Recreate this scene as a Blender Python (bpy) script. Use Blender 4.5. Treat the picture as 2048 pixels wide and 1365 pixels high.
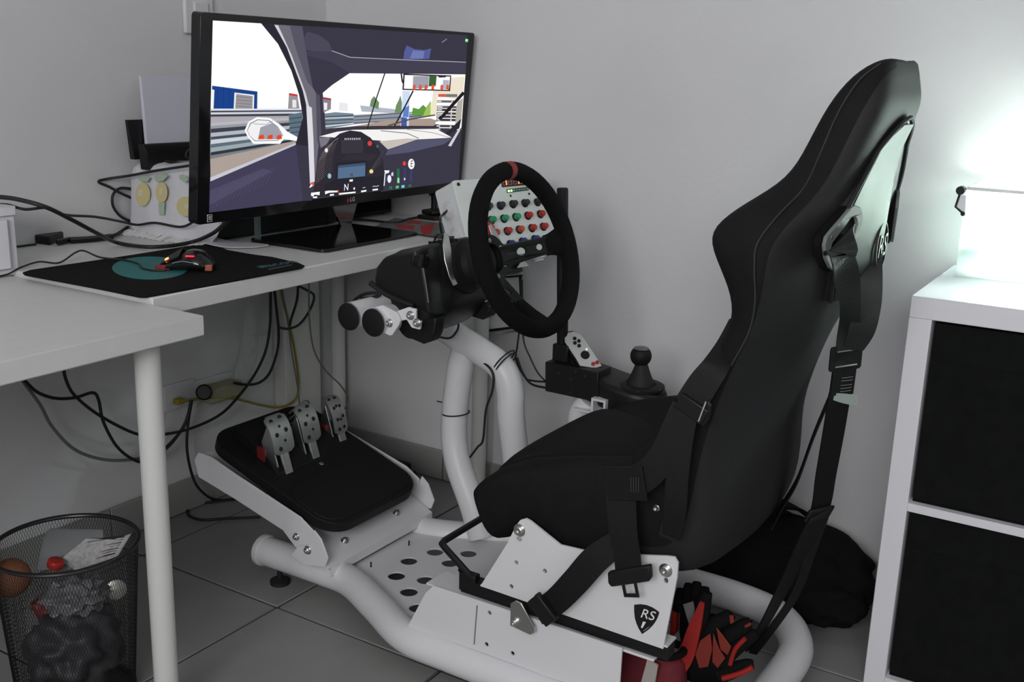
import bpy, bmesh, math, random
from mathutils import Vector as V, Matrix, noise
random.seed(4)
for o in list(bpy.data.objects): bpy.data.objects.remove(o)
SC = bpy.context.scene; COL = SC.collection
# ------------------------------------------------------------------ camera
FPX = 2118.06
RR = Matrix(((0.53142462, -0.84661681, 0.02877237), (-0.19668501, -0.15635479, -0.96791951), (0.82395563, 0.50871717, -0.24960762)))
CAM = V((0, 0, 1.12))
cd = bpy.data.cameras.new('camera'); cam = bpy.data.objects.new('camera', cd); COL.objects.link(cam)
cd.sensor_width = 36; cd.lens = FPX / 2048 * 36; cd.clip_start = .02
m = Matrix.Identity(4)
for i in range(3):
    m[i][0] = RR[0][i]; m[i][1] = -RR[1][i]; m[i][2] = -RR[2][i]
m.translation = CAM; cam.matrix_world = m; SC.camera = cam
# ------------------------------------------------------------------ world, light, exposure
w = bpy.data.worlds.new('world'); SC.world = w; w.use_nodes = True
w.node_tree.nodes['Background'].inputs[0].default_value = (.75, .8, .9, 1)
w.node_tree.nodes['Background'].inputs[1].default_value = .02
def area(name, loc, rot, sx, sy, power, col):
    l = bpy.data.lights.new(name, 'AREA'); l.shape = 'RECTANGLE'; l.size = sx; l.size_y = sy; l.energy = power; l.color = col
    o = bpy.data.objects.new(name, l); COL.objects.link(o); o.location = loc; o.rotation_euler = rot; return o
# daylight entering through the window in the wall to the left of the camera
area('window_daylight', (-1.62, -.20, 1.73), (0, math.radians(-90), 0), .9, 1.7, 62, (.965, .955, .965))
SC.view_settings.view_transform = 'Standard'; SC.view_settings.look = 'None'
SC.view_settings.exposure = 0; SC.view_settings.gamma = 1; SC.view_settings.use_curve_mapping = False
# ------------------------------------------------------------------ pixel helpers (2048x1365 frame)
def ray(x, y):
    v = V((x - 1024, y - 682.5, FPX)); return RR.transposed() @ v
def pz(x, y, z): d = ray(x, y); return CAM + d * ((z - CAM.z) / d.z)
def pX(x, y, X): d = ray(x, y); return CAM + d * (X / d.x)
def pY(x, y, Y): d = ray(x, y); return CAM + d * (Y / d.y)
def pplane(x, y, o, n): d = ray(x, y); return CAM + d * ((o - CAM).dot(n) / d.dot(n))
# ------------------------------------------------------------------ materials
def s2l(c): return tuple(((v / 255) / 12.92 if v / 255 <= .04045 else ((v / 255 + .055) / 1.055) ** 2.4) for v in c)
MATS = {}
def mat(name, col, rough=.5, metal=0, noise_amt=0, nscale=40, bump=0, bscale=200, spec=.5, coat=0, trans=0, sheen=0, ior=1.45, alpha=1):
    if name in MATS: return MATS[name]
    M = bpy.data.materials.new(name); M.use_nodes = True; nt = M.node_tree; b = nt.nodes['Principled BSDF']
    b.inputs['Base Color'].default_value = (*col, 1); b.inputs['Roughness'].default_value = rough; b.inputs['Metallic'].default_value = metal
    b.inputs['Specular IOR Level'].default_value = spec; b.inputs['Coat Weight'].default_value = coat; b.inputs['Transmission Weight'].default_value = trans
    b.inputs['Sheen Weight'].default_value = sheen; b.inputs['IOR'].default_value = ior; b.inputs['Alpha'].default_value = alpha
    tc = nt.nodes.new('ShaderNodeTexCoord')
    if noise_amt:
        n = nt.nodes.new('ShaderNodeTexNoise'); n.inputs['Scale'].default_value = nscale; n.inputs['Detail'].default_value = 4
        nt.links.new(tc.outputs['Object'], n.inputs['Vector'])
        r = nt.nodes.new('ShaderNodeMapRange'); r.inputs[1].default_value = .3; r.inputs[2].default_value = .7; r.inputs[3].default_value = 1 - noise_amt; r.inputs[4].default_value = 1 + noise_amt
        nt.links.new(n.outputs['Fac'], r.inputs[0])
        mx = nt.nodes.new('ShaderNodeVectorMath'); mx.operation = 'SCALE'; mx.inputs[0].default_value = col
        nt.links.new(r.outputs[0], mx.inputs['Scale']); nt.links.new(mx.outputs[0], b.inputs['Base Color'])
    if bump:
        n2 = nt.nodes.new('ShaderNodeTexNoise'); n2.inputs['Scale'].default_value = bscale; n2.inputs['Detail'].default_value = 3
        nt.links.new(tc.outputs['Object'], n2.inputs['Vector'])
        bp = nt.nodes.new('ShaderNodeBump'); bp.inputs['Strength'].default_value = bump; bp.inputs['Distance'].default_value = .002
        nt.links.new(n2.outputs['Fac'], bp.inputs['Height']); nt.links.new(bp.outputs[0], b.inputs['Normal'])
    MATS[name] = M; return M
def emat(name, col, strength, base=(.02, .02, .02)):
    if name in MATS: return MATS[name]
    M = mat(name, base, .4); b = M.node_tree.nodes['Principled BSDF']
    b.inputs['Emission Color'].default_value = (*col, 1); b.inputs['Emission Strength'].default_value = strength; return M
WALL = mat('wall_paint', (.66, .66, .67), .85, noise_amt=.03, nscale=3, bump=.25, bscale=60)
TILE = mat('floor_tile', (.27, .27, .262), .4, noise_amt=.07, nscale=5, bump=.03)
SKIRT = mat('skirting_tile', (.30, .295, .285), .5, noise_amt=.06, nscale=6)
GROUT = mat('grout', (.05, .05, .05), .9)
DESK = mat('white_laminate', (.64, .64, .63), .42, noise_amt=.02)
LEGM = mat('white_leg_paint', (.66, .67, .64), .35)
WMET = mat('white_powder_coat', (.72, .72, .74), .38, bump=.05, bscale=400)
SHELF = mat('white_foil_shelf', (.74, .74, .78), .4)
BLKP = mat('black_plastic', (.010, .010, .011), .42, spec=.35)
BLKM = mat('black_matt_plastic', (.009, .009, .0095), .6, bump=.15, bscale=500, spec=.3)
BLKG = mat('black_gloss', (.008, .008, .009), .08)
BLKS = mat('black_suede', (.007, .007, .007), .95, bump=.5, bscale=900, spec=.12)
FAB = mat('black_seat_fabric', (.0078, .0078, .0082), .75, bump=.4, bscale=700, noise_amt=.15, spec=.22)
FABS = mat('black_vinyl', (.018, .0182, .019), .65, spec=.3, bump=.2, bscale=500)
WEB = mat('black_webbing', (.0062, .0064, .0068), .5, bump=.4, bscale=1200, spec=.3)
BOXF = mat('black_box_fabric', (.007, .0075, .0075), .9, bump=.4, bscale=500, noise_amt=.2, spec=.12)
STEEL = mat('zinc_steel', (.62, .62, .60), .3, 1)
BRUSH = mat('brushed_aluminium', (.55, .55, .55), .36, 1, noise_amt=.08, nscale=90)
CHROME = mat('chrome', (.85, .85, .85), .12, 1)
GREYP = mat('grey_plastic', (.17, .19, .18), .5, spec=.3)
WEB2 = mat('sheen_tinted_webbing', (.022, .026, .025), .4, bump=.5, bscale=900, spec=.6)  # grey-green sheen of the shoulder belts is put into the base colour
SHELLM = mat('glossy_shell', (.03, .034, .032), .42, spec=.25)
RUBB = mat('black_rubber', (.012, .012, .012), .7)
CABB = mat('black_cable', (.012, .012, .012), .5)
CABG = mat('grey_cable', (.16, .16, .15), .5)
CABY = mat('yellow_cable', (.30, .24, .03), .5)
WPLA = mat('white_plastic', (.66, .66, .68), .4)
BOXW = mat('button_box_white', (.70, .73, .72), .4)
PAPER = mat('paper', (.60, .60, .68), .8)
RED = mat('red_plastic', (.42, .025, .02), .4); GREEN = mat('green_plastic', (.02, .30, .12), .4)
ORAN = mat('orange_plastic', (.45, .07, .02), .4); BLUE = mat('blue_plastic', (.02, .05, .22), .4); BLKB = mat('black_button', (.02, .025, .025), .4)
REDF = mat('red_fabric', (.32, .014, .010), .7, bump=.3, bscale=600); ORF = mat('orange_red_fabric', (.20, .022, .012), .7, bump=.3, bscale=600)
BLKF = mat('black_knit', (.0075, .0075, .0075), .9, bump=.4, bscale=600, spec=.12)
PRINTW = mat('white_print', (.80, .80, .82), .5); PRINTK = mat('black_print', (.008, .008, .008), .4)
TEAL = mat('teal_print', (.02, .16, .16), .7)
# ------------------------------------------------------------------ geometry helpers
def crom(P, k=6, closed=False):
    P = [V(p) for p in P]; n = len(P); out = []
    for i in range(n if closed else n - 1):
        if closed: a, b, c, d = P[i - 1], P[i], P[(i + 1) % n], P[(i + 2) % n]
        else: a = P[max(i - 1, 0)]; b = P[i]; c = P[i + 1]; d = P[min(i + 2, n - 1)]
        for j in range(k):
            t = j / k
            out.append(.5 * ((2 * b) + (c - a) * t + (2 * a - 5 * b + 4 * c - d) * t * t + (3 * b - a - 3 * c + d) * t ** 3))
    if not closed: out.append(P[-1])
    return out
def frame(d):
    d = d.normalized(); u = V((0, 0, 1)) if abs(d.z) < .9 else V((1, 0, 0)); a = d.cross(u).normalized(); return a, a.cross(d).normalized()
class B:
    def __init__(s): s.bm = bmesh.new()
    def face(s, vs):
        try: return s.bm.faces.new(vs)
        except ValueError: return None
    def poly(s, pts): return s.face([s.bm.verts.new(p) for p in pts])
    def hexa(s, q):
        v = [s.bm.verts.new(p) for p in q]
        for f in ((3, 2, 1, 0), (4, 5, 6, 7), (0, 1, 5, 4), (1, 2, 6, 5), (2, 3, 7, 6), (3, 0, 4, 7)): s.face([v[i] for i in f])
        return s
    def box(s, x0, x1, y0, y1, z0, z1):
        return s.hexa([(x0, y0, z0), (x1, y0, z0), (x1, y1, z0), (x0, y1, z0), (x0, y0, z1), (x1, y0, z1), (x1, y1, z1), (x0, y1, z1)])
    def obox(s, c, a, b, d):
        c, a, b, d = V(c), V(a), V(b), V(d); return s.hexa([c - a - b - d, c + a - b - d, c + a + b - d, c - a + b - d, c - a - b + d, c + a - b + d, c + a + b + d, c - a + b + d])
    def loft(s, rings, cap=True, closed_ring=True):
        R = [[s.bm.verts.new(p) for p in r] for r in rings]; n = len(R[0])
        for i in range(len(R) - 1):
            for j in range(n if closed_ring else n - 1): s.face([R[i][j], R[i][(j + 1) % n], R[i + 1][(j + 1) % n], R[i + 1][j]])
        if cap and closed_ring: s.face(R[0][::-1]); s.face(R[-1])
        return s
    def prism(s, pts, vec): vec = V(vec); return s.loft([[V(p) for p in pts], [V(p) + vec for p in pts]])
    def tube(s, P, r, n=10, k=6, spline=True, closed=False, cap=True):
        P = [V(p) for p in P]; rs = r if isinstance(r, (list, tuple)) else None
        if spline and len(P) > 2:
            if rs: rs = [rs[min(i // k, len(rs) - 1)] + (rs[min(i // k + 1, len(rs) - 1)] - rs[min(i // k, len(rs) - 1)]) * ((i % k) / k) for i in range((len(P) - 1) * k + 1)]
            P = crom(P, k, closed)
        N = len(P); a = None; rings = []
        for i, p in enumerate(P):
            d = (P[(i + 1) % N] - P[i - 1]) if closed else (P[min(i + 1, N - 1)] - P[max(i - 1, 0)])
            if d.length < 1e-9: d = V((0, 0, 1))
            d.normalize()
            if a is None: a, b = frame(d)
            else:
                a = (a - d * a.dot(d))
                a = a.normalized() if a.length > 1e-6 else frame(d)[0]
                b = a.cross(d).normalized()
            rr = rs[i] if rs else r
            rings.append([p + (a * math.cos(t) + b * math.sin(t)) * rr for t in [2 * math.pi * j / n for j in range(n)]])
        if closed: rings.append(rings[0]); s.loft(rings, cap=False); bmesh.ops.remove_doubles(s.bm, verts=s.bm.verts, dist=1e-6)
        else: s.loft(rings, cap=cap)
        return s
    def cyl(s, p0, p1, r, r2=None, n=24):
        p0, p1 = V(p0), V(p1); a, b = frame(p1 - p0); r2 = r if r2 is None else r2; T = [2 * math.pi * j / n for j in range(n)]
        return s.loft([[p0 + (a * math.cos(t) + b * math.sin(t)) * r for t in T], [p1 + (a * math.cos(t) + b * math.sin(t)) * r2 for t in T]])
    def lathe(s, o, ax, prof, n=28):
        o, ax = V(o), V(ax).normalized(); a, b = frame(ax); T = [2 * math.pi * j / n for j in range(n)]
        return s.loft([[o + ax * h + (a * math.cos(t) + b * math.sin(t)) * max(r, 1e-4) for t in T] for r, h in prof])
    def torus(s, o, ax, R_, r, n=40, k=12):
        o, ax = V(o), V(ax).normalized(); a, b = frame(ax)
        return s.tube([o + (a * math.cos(t) + b * math.sin(t)) * R_ for t in [2 * math.pi * j / n for j in range(n)]], r, k, spline=False, closed=True)
    def ribbon(s, P, wd, wid, t, k=6, spline=True):
        P = [V(p) for p in P]; W = [V(x).normalized() for x in (wd if isinstance(wd, list) else [wd] * len(P))]
        Wd = wid if isinstance(wid, list) else [wid] * len(P)
        if spline:
            n0 = len(P); P2 = crom(P, k); W2 = crom(W, k); D2 = crom([V((x, 0, 0)) for x in Wd], k); P, W, Wd = P2, [x.normalized() for x in W2], [x.x for x in D2]
        rings = []; N = len(P)
        for i, p in enumerate(P):
            d = (P[min(i + 1, N - 1)] - P[max(i - 1, 0)]).normalized(); x = (W[i] - d * W[i].dot(d)).normalized(); nn = d.cross(x).normalized(); h = Wd[i] / 2
            rings.append([p - x * h - nn * t / 2, p + x * h - nn * t / 2, p + x * h + nn * t / 2, p - x * h + nn * t / 2])
        return s.loft(rings)
    def ball(s, c, rx, ry=None, rz=None, sub=3, amp=0, fr=6, seed=0):
        g = bmesh.ops.create_icosphere(s.bm, subdivisions=sub, radius=1); ry = ry or rx; rz = rz or rx
        for v in g['verts']:
            p = v.co.copy(); f = 1 + (amp * noise.noise(p * fr + V((seed * 7.3, 0, 0))) if amp else 0)
            v.co = V(c) + V((p.x * rx * f, p.y * ry * f, p.z * rz * f))
        return s
def flat(outline, holes=(), M=None, t=.002, bevel=0):
    """filled 2D outline with real holes, thickness t, as a B"""
    c = bpy.data.curves.new('tmp', 'CURVE'); c.dimensions = '2D'; c.fill_mode = 'BOTH'; c.extrude = t / 2
    for P in [outline] + list(holes):
        sp = c.splines.new('POLY'); sp.points.add(len(P) - 1); sp.use_cyclic_u = True
        for q, p in zip(sp.points, P): q.co = (p[0], p[1], 0, 1)
    o = bpy.data.objects.new('tmp', c); COL.objects.link(o); me = o.to_mesh(); b = B(); b.bm.from_mesh(me); o.to_mesh_clear()
    bpy.data.objects.remove(o); bpy.data.curves.remove(c)
    bmesh.ops.remove_doubles(b.bm, verts=b.bm.verts, dist=1e-6)
    if M: b.bm.transform(M)
    return b
def frameM(o, x, y):
    x = V(x).normalized(); y = V(y); y = (y - x * y.dot(x)).normalized(); z = x.cross(y); M = Matrix.Identity(4)
    for i in range(3): M[i][0] = x[i]; M[i][1] = y[i]; M[i][2] = z[i]; M[i][3] = o[i]
    return M
def circ(x, y, r, n=18, ry=None): return [(x + r * math.cos(2 * math.pi * i / n), y + (ry or r) * math.sin(2 * math.pi * i / n)) for i in range(n)]
def rrect(x0, x1, y0, y1, r, n=5):
    o = []
    for cx, cy, a0 in ((x1 - r, y1 - r, 0), (x0 + r, y1 - r, 90), (x0 + r, y0 + r, 180), (x1 - r, y0 + r, 270)):
        for i in range(n + 1): a = math.radians(a0 + 90 * i / n); o.append((cx + r * math.cos(a), cy + r * math.sin(a)))
    return o
def thing(name, label, cat, loc, group=None):
    o = bpy.data.objects.new(name, None); COL.objects.link(o); o.location = loc; o.empty_display_size = .05
    o['label'] = label; o['category'] = cat
    if group: o['group'] = group
    return o
def O(name, b, mt, parent=None, bev=0, sub=0, ang=35, label=None, cat=None, group=None, kind=None, seg=2):
    me = bpy.data.meshes.new(name)
    bmesh.ops.recalc_face_normals(b.bm, faces=b.bm.faces); b.bm.to_mesh(me); b.bm.free()
    me.materials.append(mt)
    if parent is not None: off = parent.matrix_world_loc if False else WL(parent)
    else:
        xs = [v.co for v in me.vertices]; mn = [min(v[i] for v in xs) for i in range(3)]; mx = [max(v[i] for v in xs) for i in range(3)]
        off = V(((mn[0] + mx[0]) / 2, (mn[1] + mx[1]) / 2, mn[2]))
    for v in me.vertices: v.co -= off
    for p in me.polygons: p.use_smooth = True
    me.set_sharp_from_angle(angle=math.radians(ang))
    o = bpy.data.objects.new(name, me); COL.objects.link(o)
    if parent is not None: o.parent = parent
    else: o.location = off
    if bev:
        md = o.modifiers.new('bevel', 'BEVEL'); md.width = bev; md.segments = seg; md.limit_method = 'ANGLE'; md.angle_limit = math.radians(40); md.harden_normals = False
    if sub:
        md = o.modifiers.new('sub', 'SUBSURF'); md.levels = sub; md.render_levels = sub
    if label: o['label'] = label
    if cat: o['category'] = cat
    if group: o['group'] = group
    if kind: o['kind'] = kind
    return o
def WL(o):
    l = V(o.location)
    while o.parent: o = o.parent; l += V(o.location)
    return l
def text(name, s, size, M, mt, parent, t=.0004, align='CENTER', shear=0):
    c = bpy.data.curves.new('tmp', 'FONT'); c.body = s; c.size = size; c.extrude = t / 2; c.align_x = align; c.align_y = 'CENTER'; c.shear = shear
    o = bpy.data.objects.new('tmp', c); COL.objects.link(o); bpy.context.view_layer.update()
    dg = bpy.context.evaluated_depsgraph_get(); me = bpy.data.meshes.new_from_object(o.evaluated_get(dg)); bpy.data.objects.remove(o)
    b = B(); b.bm.from_mesh(me); b.bm.transform(M); return O(name, b, mt, parent)
def struct(name, b, mt, label, cat, bev=0, parent=None):
    o = O(name, b, mt, parent, bev=bev)
    if parent is None: o['kind'] = 'structure'; o['label'] = label; o['category'] = cat
    return o
def bolt(parent, c, ax, r=.007, mt=None, name='bolt'):
    c, ax = V(c), V(ax).normalized()
    return O(name, B().lathe(c, ax, [(r * 1.35, 0), (r * 1.35, .0018), (r * .95, .002), (r * .95, .007), (r * .8, .008), (r * .45, .008), (r * .4, .005), (0, .005)], 18), mt or STEEL, parent)
# ================================================================== SETTING
YA, XB = 2.019, 2.265; X0, Y0, H = -1.72, -2.25, 2.5
fl = struct('floor', B().box(X0, XB, Y0, YA, -.06, -.004), GROUT, 'grey square tiled floor with dark grout', 'floor')
TP = .427
tile_me = None
def tile(name, x0, x1, y0, y1, z0, z1, mt, parent):
    return O(name, B().box(x0, x1, y0, y1, z0, z1), mt, parent, bev=.0012, seg=1)
g = .003
for i in range(-8, 3):
    for j in range(-9, 3):
        x0, x1 = 1.473 + i * TP, 1.473 + (i + 1) * TP; y0, y1 = 1.4745 + j * TP, 1.4745 + (j + 1) * TP
        x0, x1, y0, y1 = max(x0, X0), min(x1, XB), max(y0, Y0), min(y1, YA)
        if x1 - x0 > .02 and y1 - y0 > .02:
            k = random.uniform(-.0004, .0002)
            tile('tile', x0 + g, x1 - g, y0 + g, y1 - g, -.0045, k, TILE, fl)
struct('wall_back', B().box(X0 - .1, XB + .1, YA, YA + .1, -.06, H), WALL, 'plain grey-white wall behind the desk and monitor', 'wall')
struct('wall_right', B().box(XB, XB + .1, Y0 - .1, YA, -.06, H), WALL, 'plain grey-white wall beside the racing seat', 'wall')
struct('wall_rear', B().box(X0 - .1, XB, Y0 - .1, Y0, -.06, H), WALL, 'plain grey-white wall opposite the desk', 'wall')
WY = -.25
wl = B(); wl.box(X0 - .1, X0, Y0, -.85 + WY, -.06, H); wl.box(X0 - .1, X0, .95 + WY, YA, -.06, H); wl.box(X0 - .1, X0, -.85 + WY, .95 + WY, -.06, 1.26); wl.box(X0 - .1, X0, -.85 + WY, .95 + WY, 2.2, H)
struct('wall_left', wl, WALL, 'plain wall with the window opening', 'wall')
struct('ceiling', B().box(X0 - .1, XB + .1, Y0 - .1, YA + .1, H, H + .1), WALL, 'plain white ceiling', 'ceiling')
wf = B()
for a in ((-.85, -.80, 1.26, 2.2), (.90, .95, 1.26, 2.2), (.025, .075, 1.31, 2.15), (-.80, .90, 1.26, 1.31), (-.80, .90, 2.15, 2.2)): wf.box(X0 - .08, X0 - .02, a[0] + WY, a[1] + WY, a[2], a[3])
win = struct('window_1', wf, WPLA, 'white framed double window in the left wall', 'window')
for y0, y1 in ((-.80, .025), (.075, .90)):
    O('pane', B().box(X0 - .055, X0 - .05, y0 + WY, y1 + WY, 1.31, 2.15), mat('window_glass', (.9, .95, 1), .02, trans=1), win)
# skirting tiles
bb = struct('baseboard_back', B().box(.0, XB - .012, YA - .009, YA, 0, .083), GROUT, 'grey tiled skirting along the wall under the desk', 'baseboard')
for i in range(-3, 3):
    x0 = max(1.473 + i * TP, .0); x1 = min(1.473 + (i + 1) * TP, XB - .014)
    if x1 - x0 > .02: tile('skirting_tile', x0 + .0015, x1 - .0015, YA - .014, YA - .004, .003, .087, SKIRT, bb)
bb2 = struct('baseboard_right', B().box(XB - .009, XB, Y0, YA - .016, 0, .083), GROUT, 'grey tiled skirting along the wall beside the seat', 'baseboard')
for i in range(-9, 2):
    y0 = max(1.605 + i * TP, Y0); y1 = min(1.605 + (i + 1) * TP, YA - .016)
    if y1 - y0 > .02: tile('skirting_tile', XB - .014, XB - .004, y0 + .002, y1 - .002, .003, .087, SKIRT, bb2)
struct('trim_1', B().box(2.03, 2.172, YA - .045, YA, .087, .70), LEGM, 'white boxed pipe casing under the desk near the corner', 'pipe casing', bev=.004)
# light switch plate on the back wall
sw = thing('light_switch', 'white square light switch plate on the wall above the desk', 'switch', pY(400, 68, YA))
a = pY(365, 67, YA); d = pY(421, 0, YA)
O('switch_plate', B().box(a.x, a.x + .088, YA - .012, YA, a.z, a.z + .088), WPLA, sw, bev=.005)
b0 = pY(387, 48, YA - .012); O('rocker', B().box(b0.x, b0.x + .042, YA - .019, YA - .011, b0.z, b0.z + .05), WPLA, sw, bev=.002)
# ================================================================== DESKS
DT = .733
def leg(parent, x, y, zt, r0=.020, r1=.020):
    return O('leg', B().lathe((x, y, 0), (0, 0, 1), [(r1 * .8, 0), (r1 * .8, .008), (r1, .009), (r1, .3), (r0, zt - .012), (r0 * 1.35, zt - .01), (r0 * 1.35, zt)], 24), LEGM, parent)
dk = thing('desk', 'long white desk with round legs carrying the monitor', 'desk', (1.70, 1.71, 0))
O('tabletop', B().box(1.145, 2.25, 1.411, 2.012, DT - .034, DT), DESK, dk, bev=.0025)
for x, y in ((2.20, 1.452), (2.20, 1.935)): leg(dk, x, y, DT - .034)
dk2 = thing('desk', 'wide white desk with a white drawer box on its top', 'desk', (.40, 1.64, 0))
O('tabletop', B().box(-.36, 1.142, 1.285, 2.012, DT - .044, DT - .010), DESK, dk2, bev=.0025)
for x, y in ((1.075, 1.345), (.86, 1.95), (-.31, 1.335), (-.31, 1.95)): leg(dk2, x, y, DT - .044, .0205, .0205)
# ================================================================== SHELF UNIT
KT, KX, KY = .762, 1.875, .356
ku = thing('shelf_unit', 'white cube shelf unit with black fabric boxes by the wall', 'shelf', (2.06, -.03, 0))
kt = .038
O('top_board', B().box(KX, XB - .002, KY - .77, KY, KT - kt, KT), SHELF, ku, bev=.0015)
for y in (KY - kt, KY - .77): O('side_board', B().box(KX, XB - .002, y, y + kt, 0, KT - kt), SHELF, ku, bev=.0015)
O('bottom_board', B().box(KX, XB - .002, KY - .77 + kt, KY - kt, 0, kt), SHELF, ku, bev=.001)
O('divider', B().box(KX + .001, XB - .004, KY - .394, KY - .377, kt, KT - kt), SHELF, ku, bev=.001)
for y0, y1 in ((KY - .377, KY - kt), (KY - .77 + kt, KY - .394)): O('shelf_board', B().box(KX + .001, XB - .004, y0, y1, .3725, .3885), SHELF, ku, bev=.001)
O('back_panel', B().box(XB - .010, XB - .003, KY - .77 + kt, KY - kt, kt, KT - kt), SHELF, ku)
for y0, y1, cl in ((KY - .377, KY - kt, 'beside the side board next to the bag'), (KY - .77 + kt, KY - .394, 'in the column away from the racing seat')):
    for z0, z1, lv in ((kt, .3725, 'lower'), (.3885, KT - kt, 'upper')):
        bx = thing('storage_box', 'black fabric storage box in the %s compartment %s' % (lv, cl), 'box', ((KX + XB) / 2, (y0 + y1) / 2, z0), 'black boxes in the cube shelf')
        bb_ = B(); t = .004; xa, xb_ = KX + .014, XB - .02; ya, yb_ = y0 + .004, y1 - .004; zt = z1 - .006
        bb_.box(xa, xb_, ya, yb_, z0 + .0005, z0 + t)
        bb_.box(xa, xa + t, ya, yb_, z0 + t, zt); bb_.box(xb_ - t, xb_, ya, yb_, z0 + t, zt); bb_.box(xa + t, xb_ - t, ya, ya + t, z0 + t, zt); bb_.box(xa + t, xb_ - t, yb_ - t, yb_, z0 + t, zt)
        O('body', bb_, BOXF, bx, bev=.002)
        O('seam', B().box(xa - .001, xa, ya + .004, yb_ - .004, z0 + (zt - z0) * .80, z0 + (zt - z0) * .803), BOXF, bx)
# ------------------------------------------------------------------ lit aquarium on the shelf unit
LAMPC = (.84, 1.0, .92)
aq = thing('aquarium', 'small frosted tank glowing brightly on the white shelf unit', 'aquarium', (2.18, .08, KT))
ax0, ax1, ay0, ay1, az0, az1 = 2.125, 2.250, -.24, .330, KT + .001, .925
GL = mat('frosted_tank', (.90, 1, .95), .5)
nt = GL.node_tree; pbs = nt.nodes['Principled BSDF']; tl = nt.nodes.new('ShaderNodeBsdfTranslucent'); tl.inputs[0].default_value = (.93, 1, .97, 1); mx = nt.nodes.new('ShaderNodeMixShader'); mx.inputs[0].default_value = .7
nt.links.new(pbs.outputs[0], mx.inputs[1]); nt.links.new(tl.outputs[0], mx.inputs[2]); nt.links.new(mx.outputs[0], nt.nodes['Material Output'].inputs[0])
tk = B()
for q in ((ax0, ax0 + .002, ay0, ay1), (ax1 - .002, ax1, ay0, ay1), (ax0 + .002, ax1 - .002, ay0, ay0 + .002), (ax0 + .002, ax1 - .002, ay1 - .002, ay1)): tk.poly([(q[0], q[2], az0), (q[1], q[3], az0), (q[1], q[3], az1), (q[0], q[2], az1)] if q[1] - q[0] > .01 else [(q[0], q[2], az0), (q[0], q[3], az0), (q[0], q[3], az1), (q[0], q[2], az1)])
O('tank', tk, GL, aq)
rm = B()
for y in (ay0, ay1 - .004): rm.box(ax0, ax1, y, y + .004, az1, az1 + .006)
for x in (ax0, ax1 - .004): rm.box(x, x + .004, ay0 + .004, ay1 - .004, az1, az1 + .006)
O('rim', rm, WPLA, aq)
O('gravel', B().box(ax0 + .004, ax1 - .004, ay0 + .004, ay1 - .004, az0, az0 + .010), mat('pale_gravel', (.7, .72, .68), .9, bump=.8, bscale=300), aq)
O('light_tube', B().cyl((2.19, ay0 + .02, .875), (2.19, .300, .875), .011, n=20), emat('tube_light', LAMPC, 55, (.8, .8, .8)), aq)
O('tube_holder', B().box(2.183, 2.197, .300, .312, .772, .885), WPLA, aq)
pb = pX(1938, 500, ax0 + .02); O('filter', B().box(ax0 + .006, ax0 + .035, pb.y - .035, pb.y + .01, pb.z - .012, pb.z + .012), mat('blue_grey_filter', (.25, .42, .48), .5), aq, bev=.003)
br = B(); q = lambda x, y: pX(x, y, ax0 - .004)
br.tube([q(1921, 384), q(1911, 414), q(1926, 427)], .0022, 8, spline=False)
O('lamp_bracket', br, BLKP, aq)
O('bracket_knob', B().cyl(q(1922, 381) + V((-.008, 0, 0)), q(1922, 381) + V((.012, 0, 0)), .008), BLKP, aq, bev=.001)
O('bracket_foot', B().ball(q(1926, 428), .0045, sub=2), BLKP, aq)
O('bracket_plate', B().prism([q(1916, 390), q(1932, 392), q(1930, 432), q(1914, 414)], (.003, 0, 0)), WPLA, aq)
lp = thing('aquarium_lamp', 'long bright lamp bar mounted over the glowing tank', 'lamp', (2.19, -.03, .93))
O('housing', B().box(2.15, 2.235, -.24, .155, 1.03, 1.045), WPLA, lp, bev=.003)
O('diffuser', B().box(2.155, 2.23, -.235, .150, 1.022, 1.03), emat('lamp_light', LAMPC, 60, (.8, .8, .8)), lp)
for y in (-.22, .12): O('bracket', B().box(2.232, 2.262, y, y + .015, 1.032, 1.043), WPLA, lp)
# ================================================================== SIM RIG FRAME
XC = 1.70
rig = thing('simulator_frame', 'white tubular racing simulator frame on the tiled floor', 'simulator frame', (XC, .95, 0))
TZ = .067; TR = .032
half = [(-.145, 1.585), (-.143, 1.42), (-.150, 1.335), (-.20, 1.225), (-.255, 1.11), (-.262, 1.0), (-.262, .80), (-.260, .64), (-.225, .535), (-.13, .475)]
path = [(XC + x, y, TZ) for x, y in half] + [(XC, .468, TZ)] + [(XC - x, y, TZ) for x, y in half[::-1]]
O('base_tube', B().tube(path, TR, 20, 8), WMET, rig)
for s in (-1, 1):
    O('tube_cap', B().lathe((XC + s * .145, 1.583, TZ), (0, 1, 0), [(.033, 0), (.035, .002), (.035, .012), (.032, .016), (0, .018)], 28), WPLA, rig)
    for y in (1.545,):
        x = XC + s * (.145 if y > 1 else .255)
        O('foot', B().lathe((x, y, 0), (0, 0, 1), [(.022, 0), (.022, .008), (.012, .012), (.006, .014), (.006, .04)], 18), RUBB, rig)
# dimpled floor plate with round holes
def PZ(x, y, z=.072): p = pz(x, y, z); return (p.x, p.y)
outl = [(1.545, 1.375), (1.855, 1.375), (1.862, 1.33), (1.90, 1.235), (1.935, 1.12), (1.935, .98), (1.465, .98), (1.465, 1.12), (1.505, 1.235), (1.545, 1.33)]
H8 = [(870, 1106), (937, 1109), (818, 1124), (900, 1128), (793, 1154), (851, 1162), (818, 1186), (836, 1218)]
hs = [circ(*PZ(x, y), .0185, 22) for x, y in H8]
O('floor_plate', flat(outl, hs, Matrix.Translation((0, 0, .072)), .003), WMET, rig)
for (x, y) in ((742, 1130), (818, 1087)):
    c = pz(x, y, .085); O('slot', B().obox(c, (.002, 0, 0), (0, .0006, 0), (0, 0, .006)), BLKP, rig)
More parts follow.
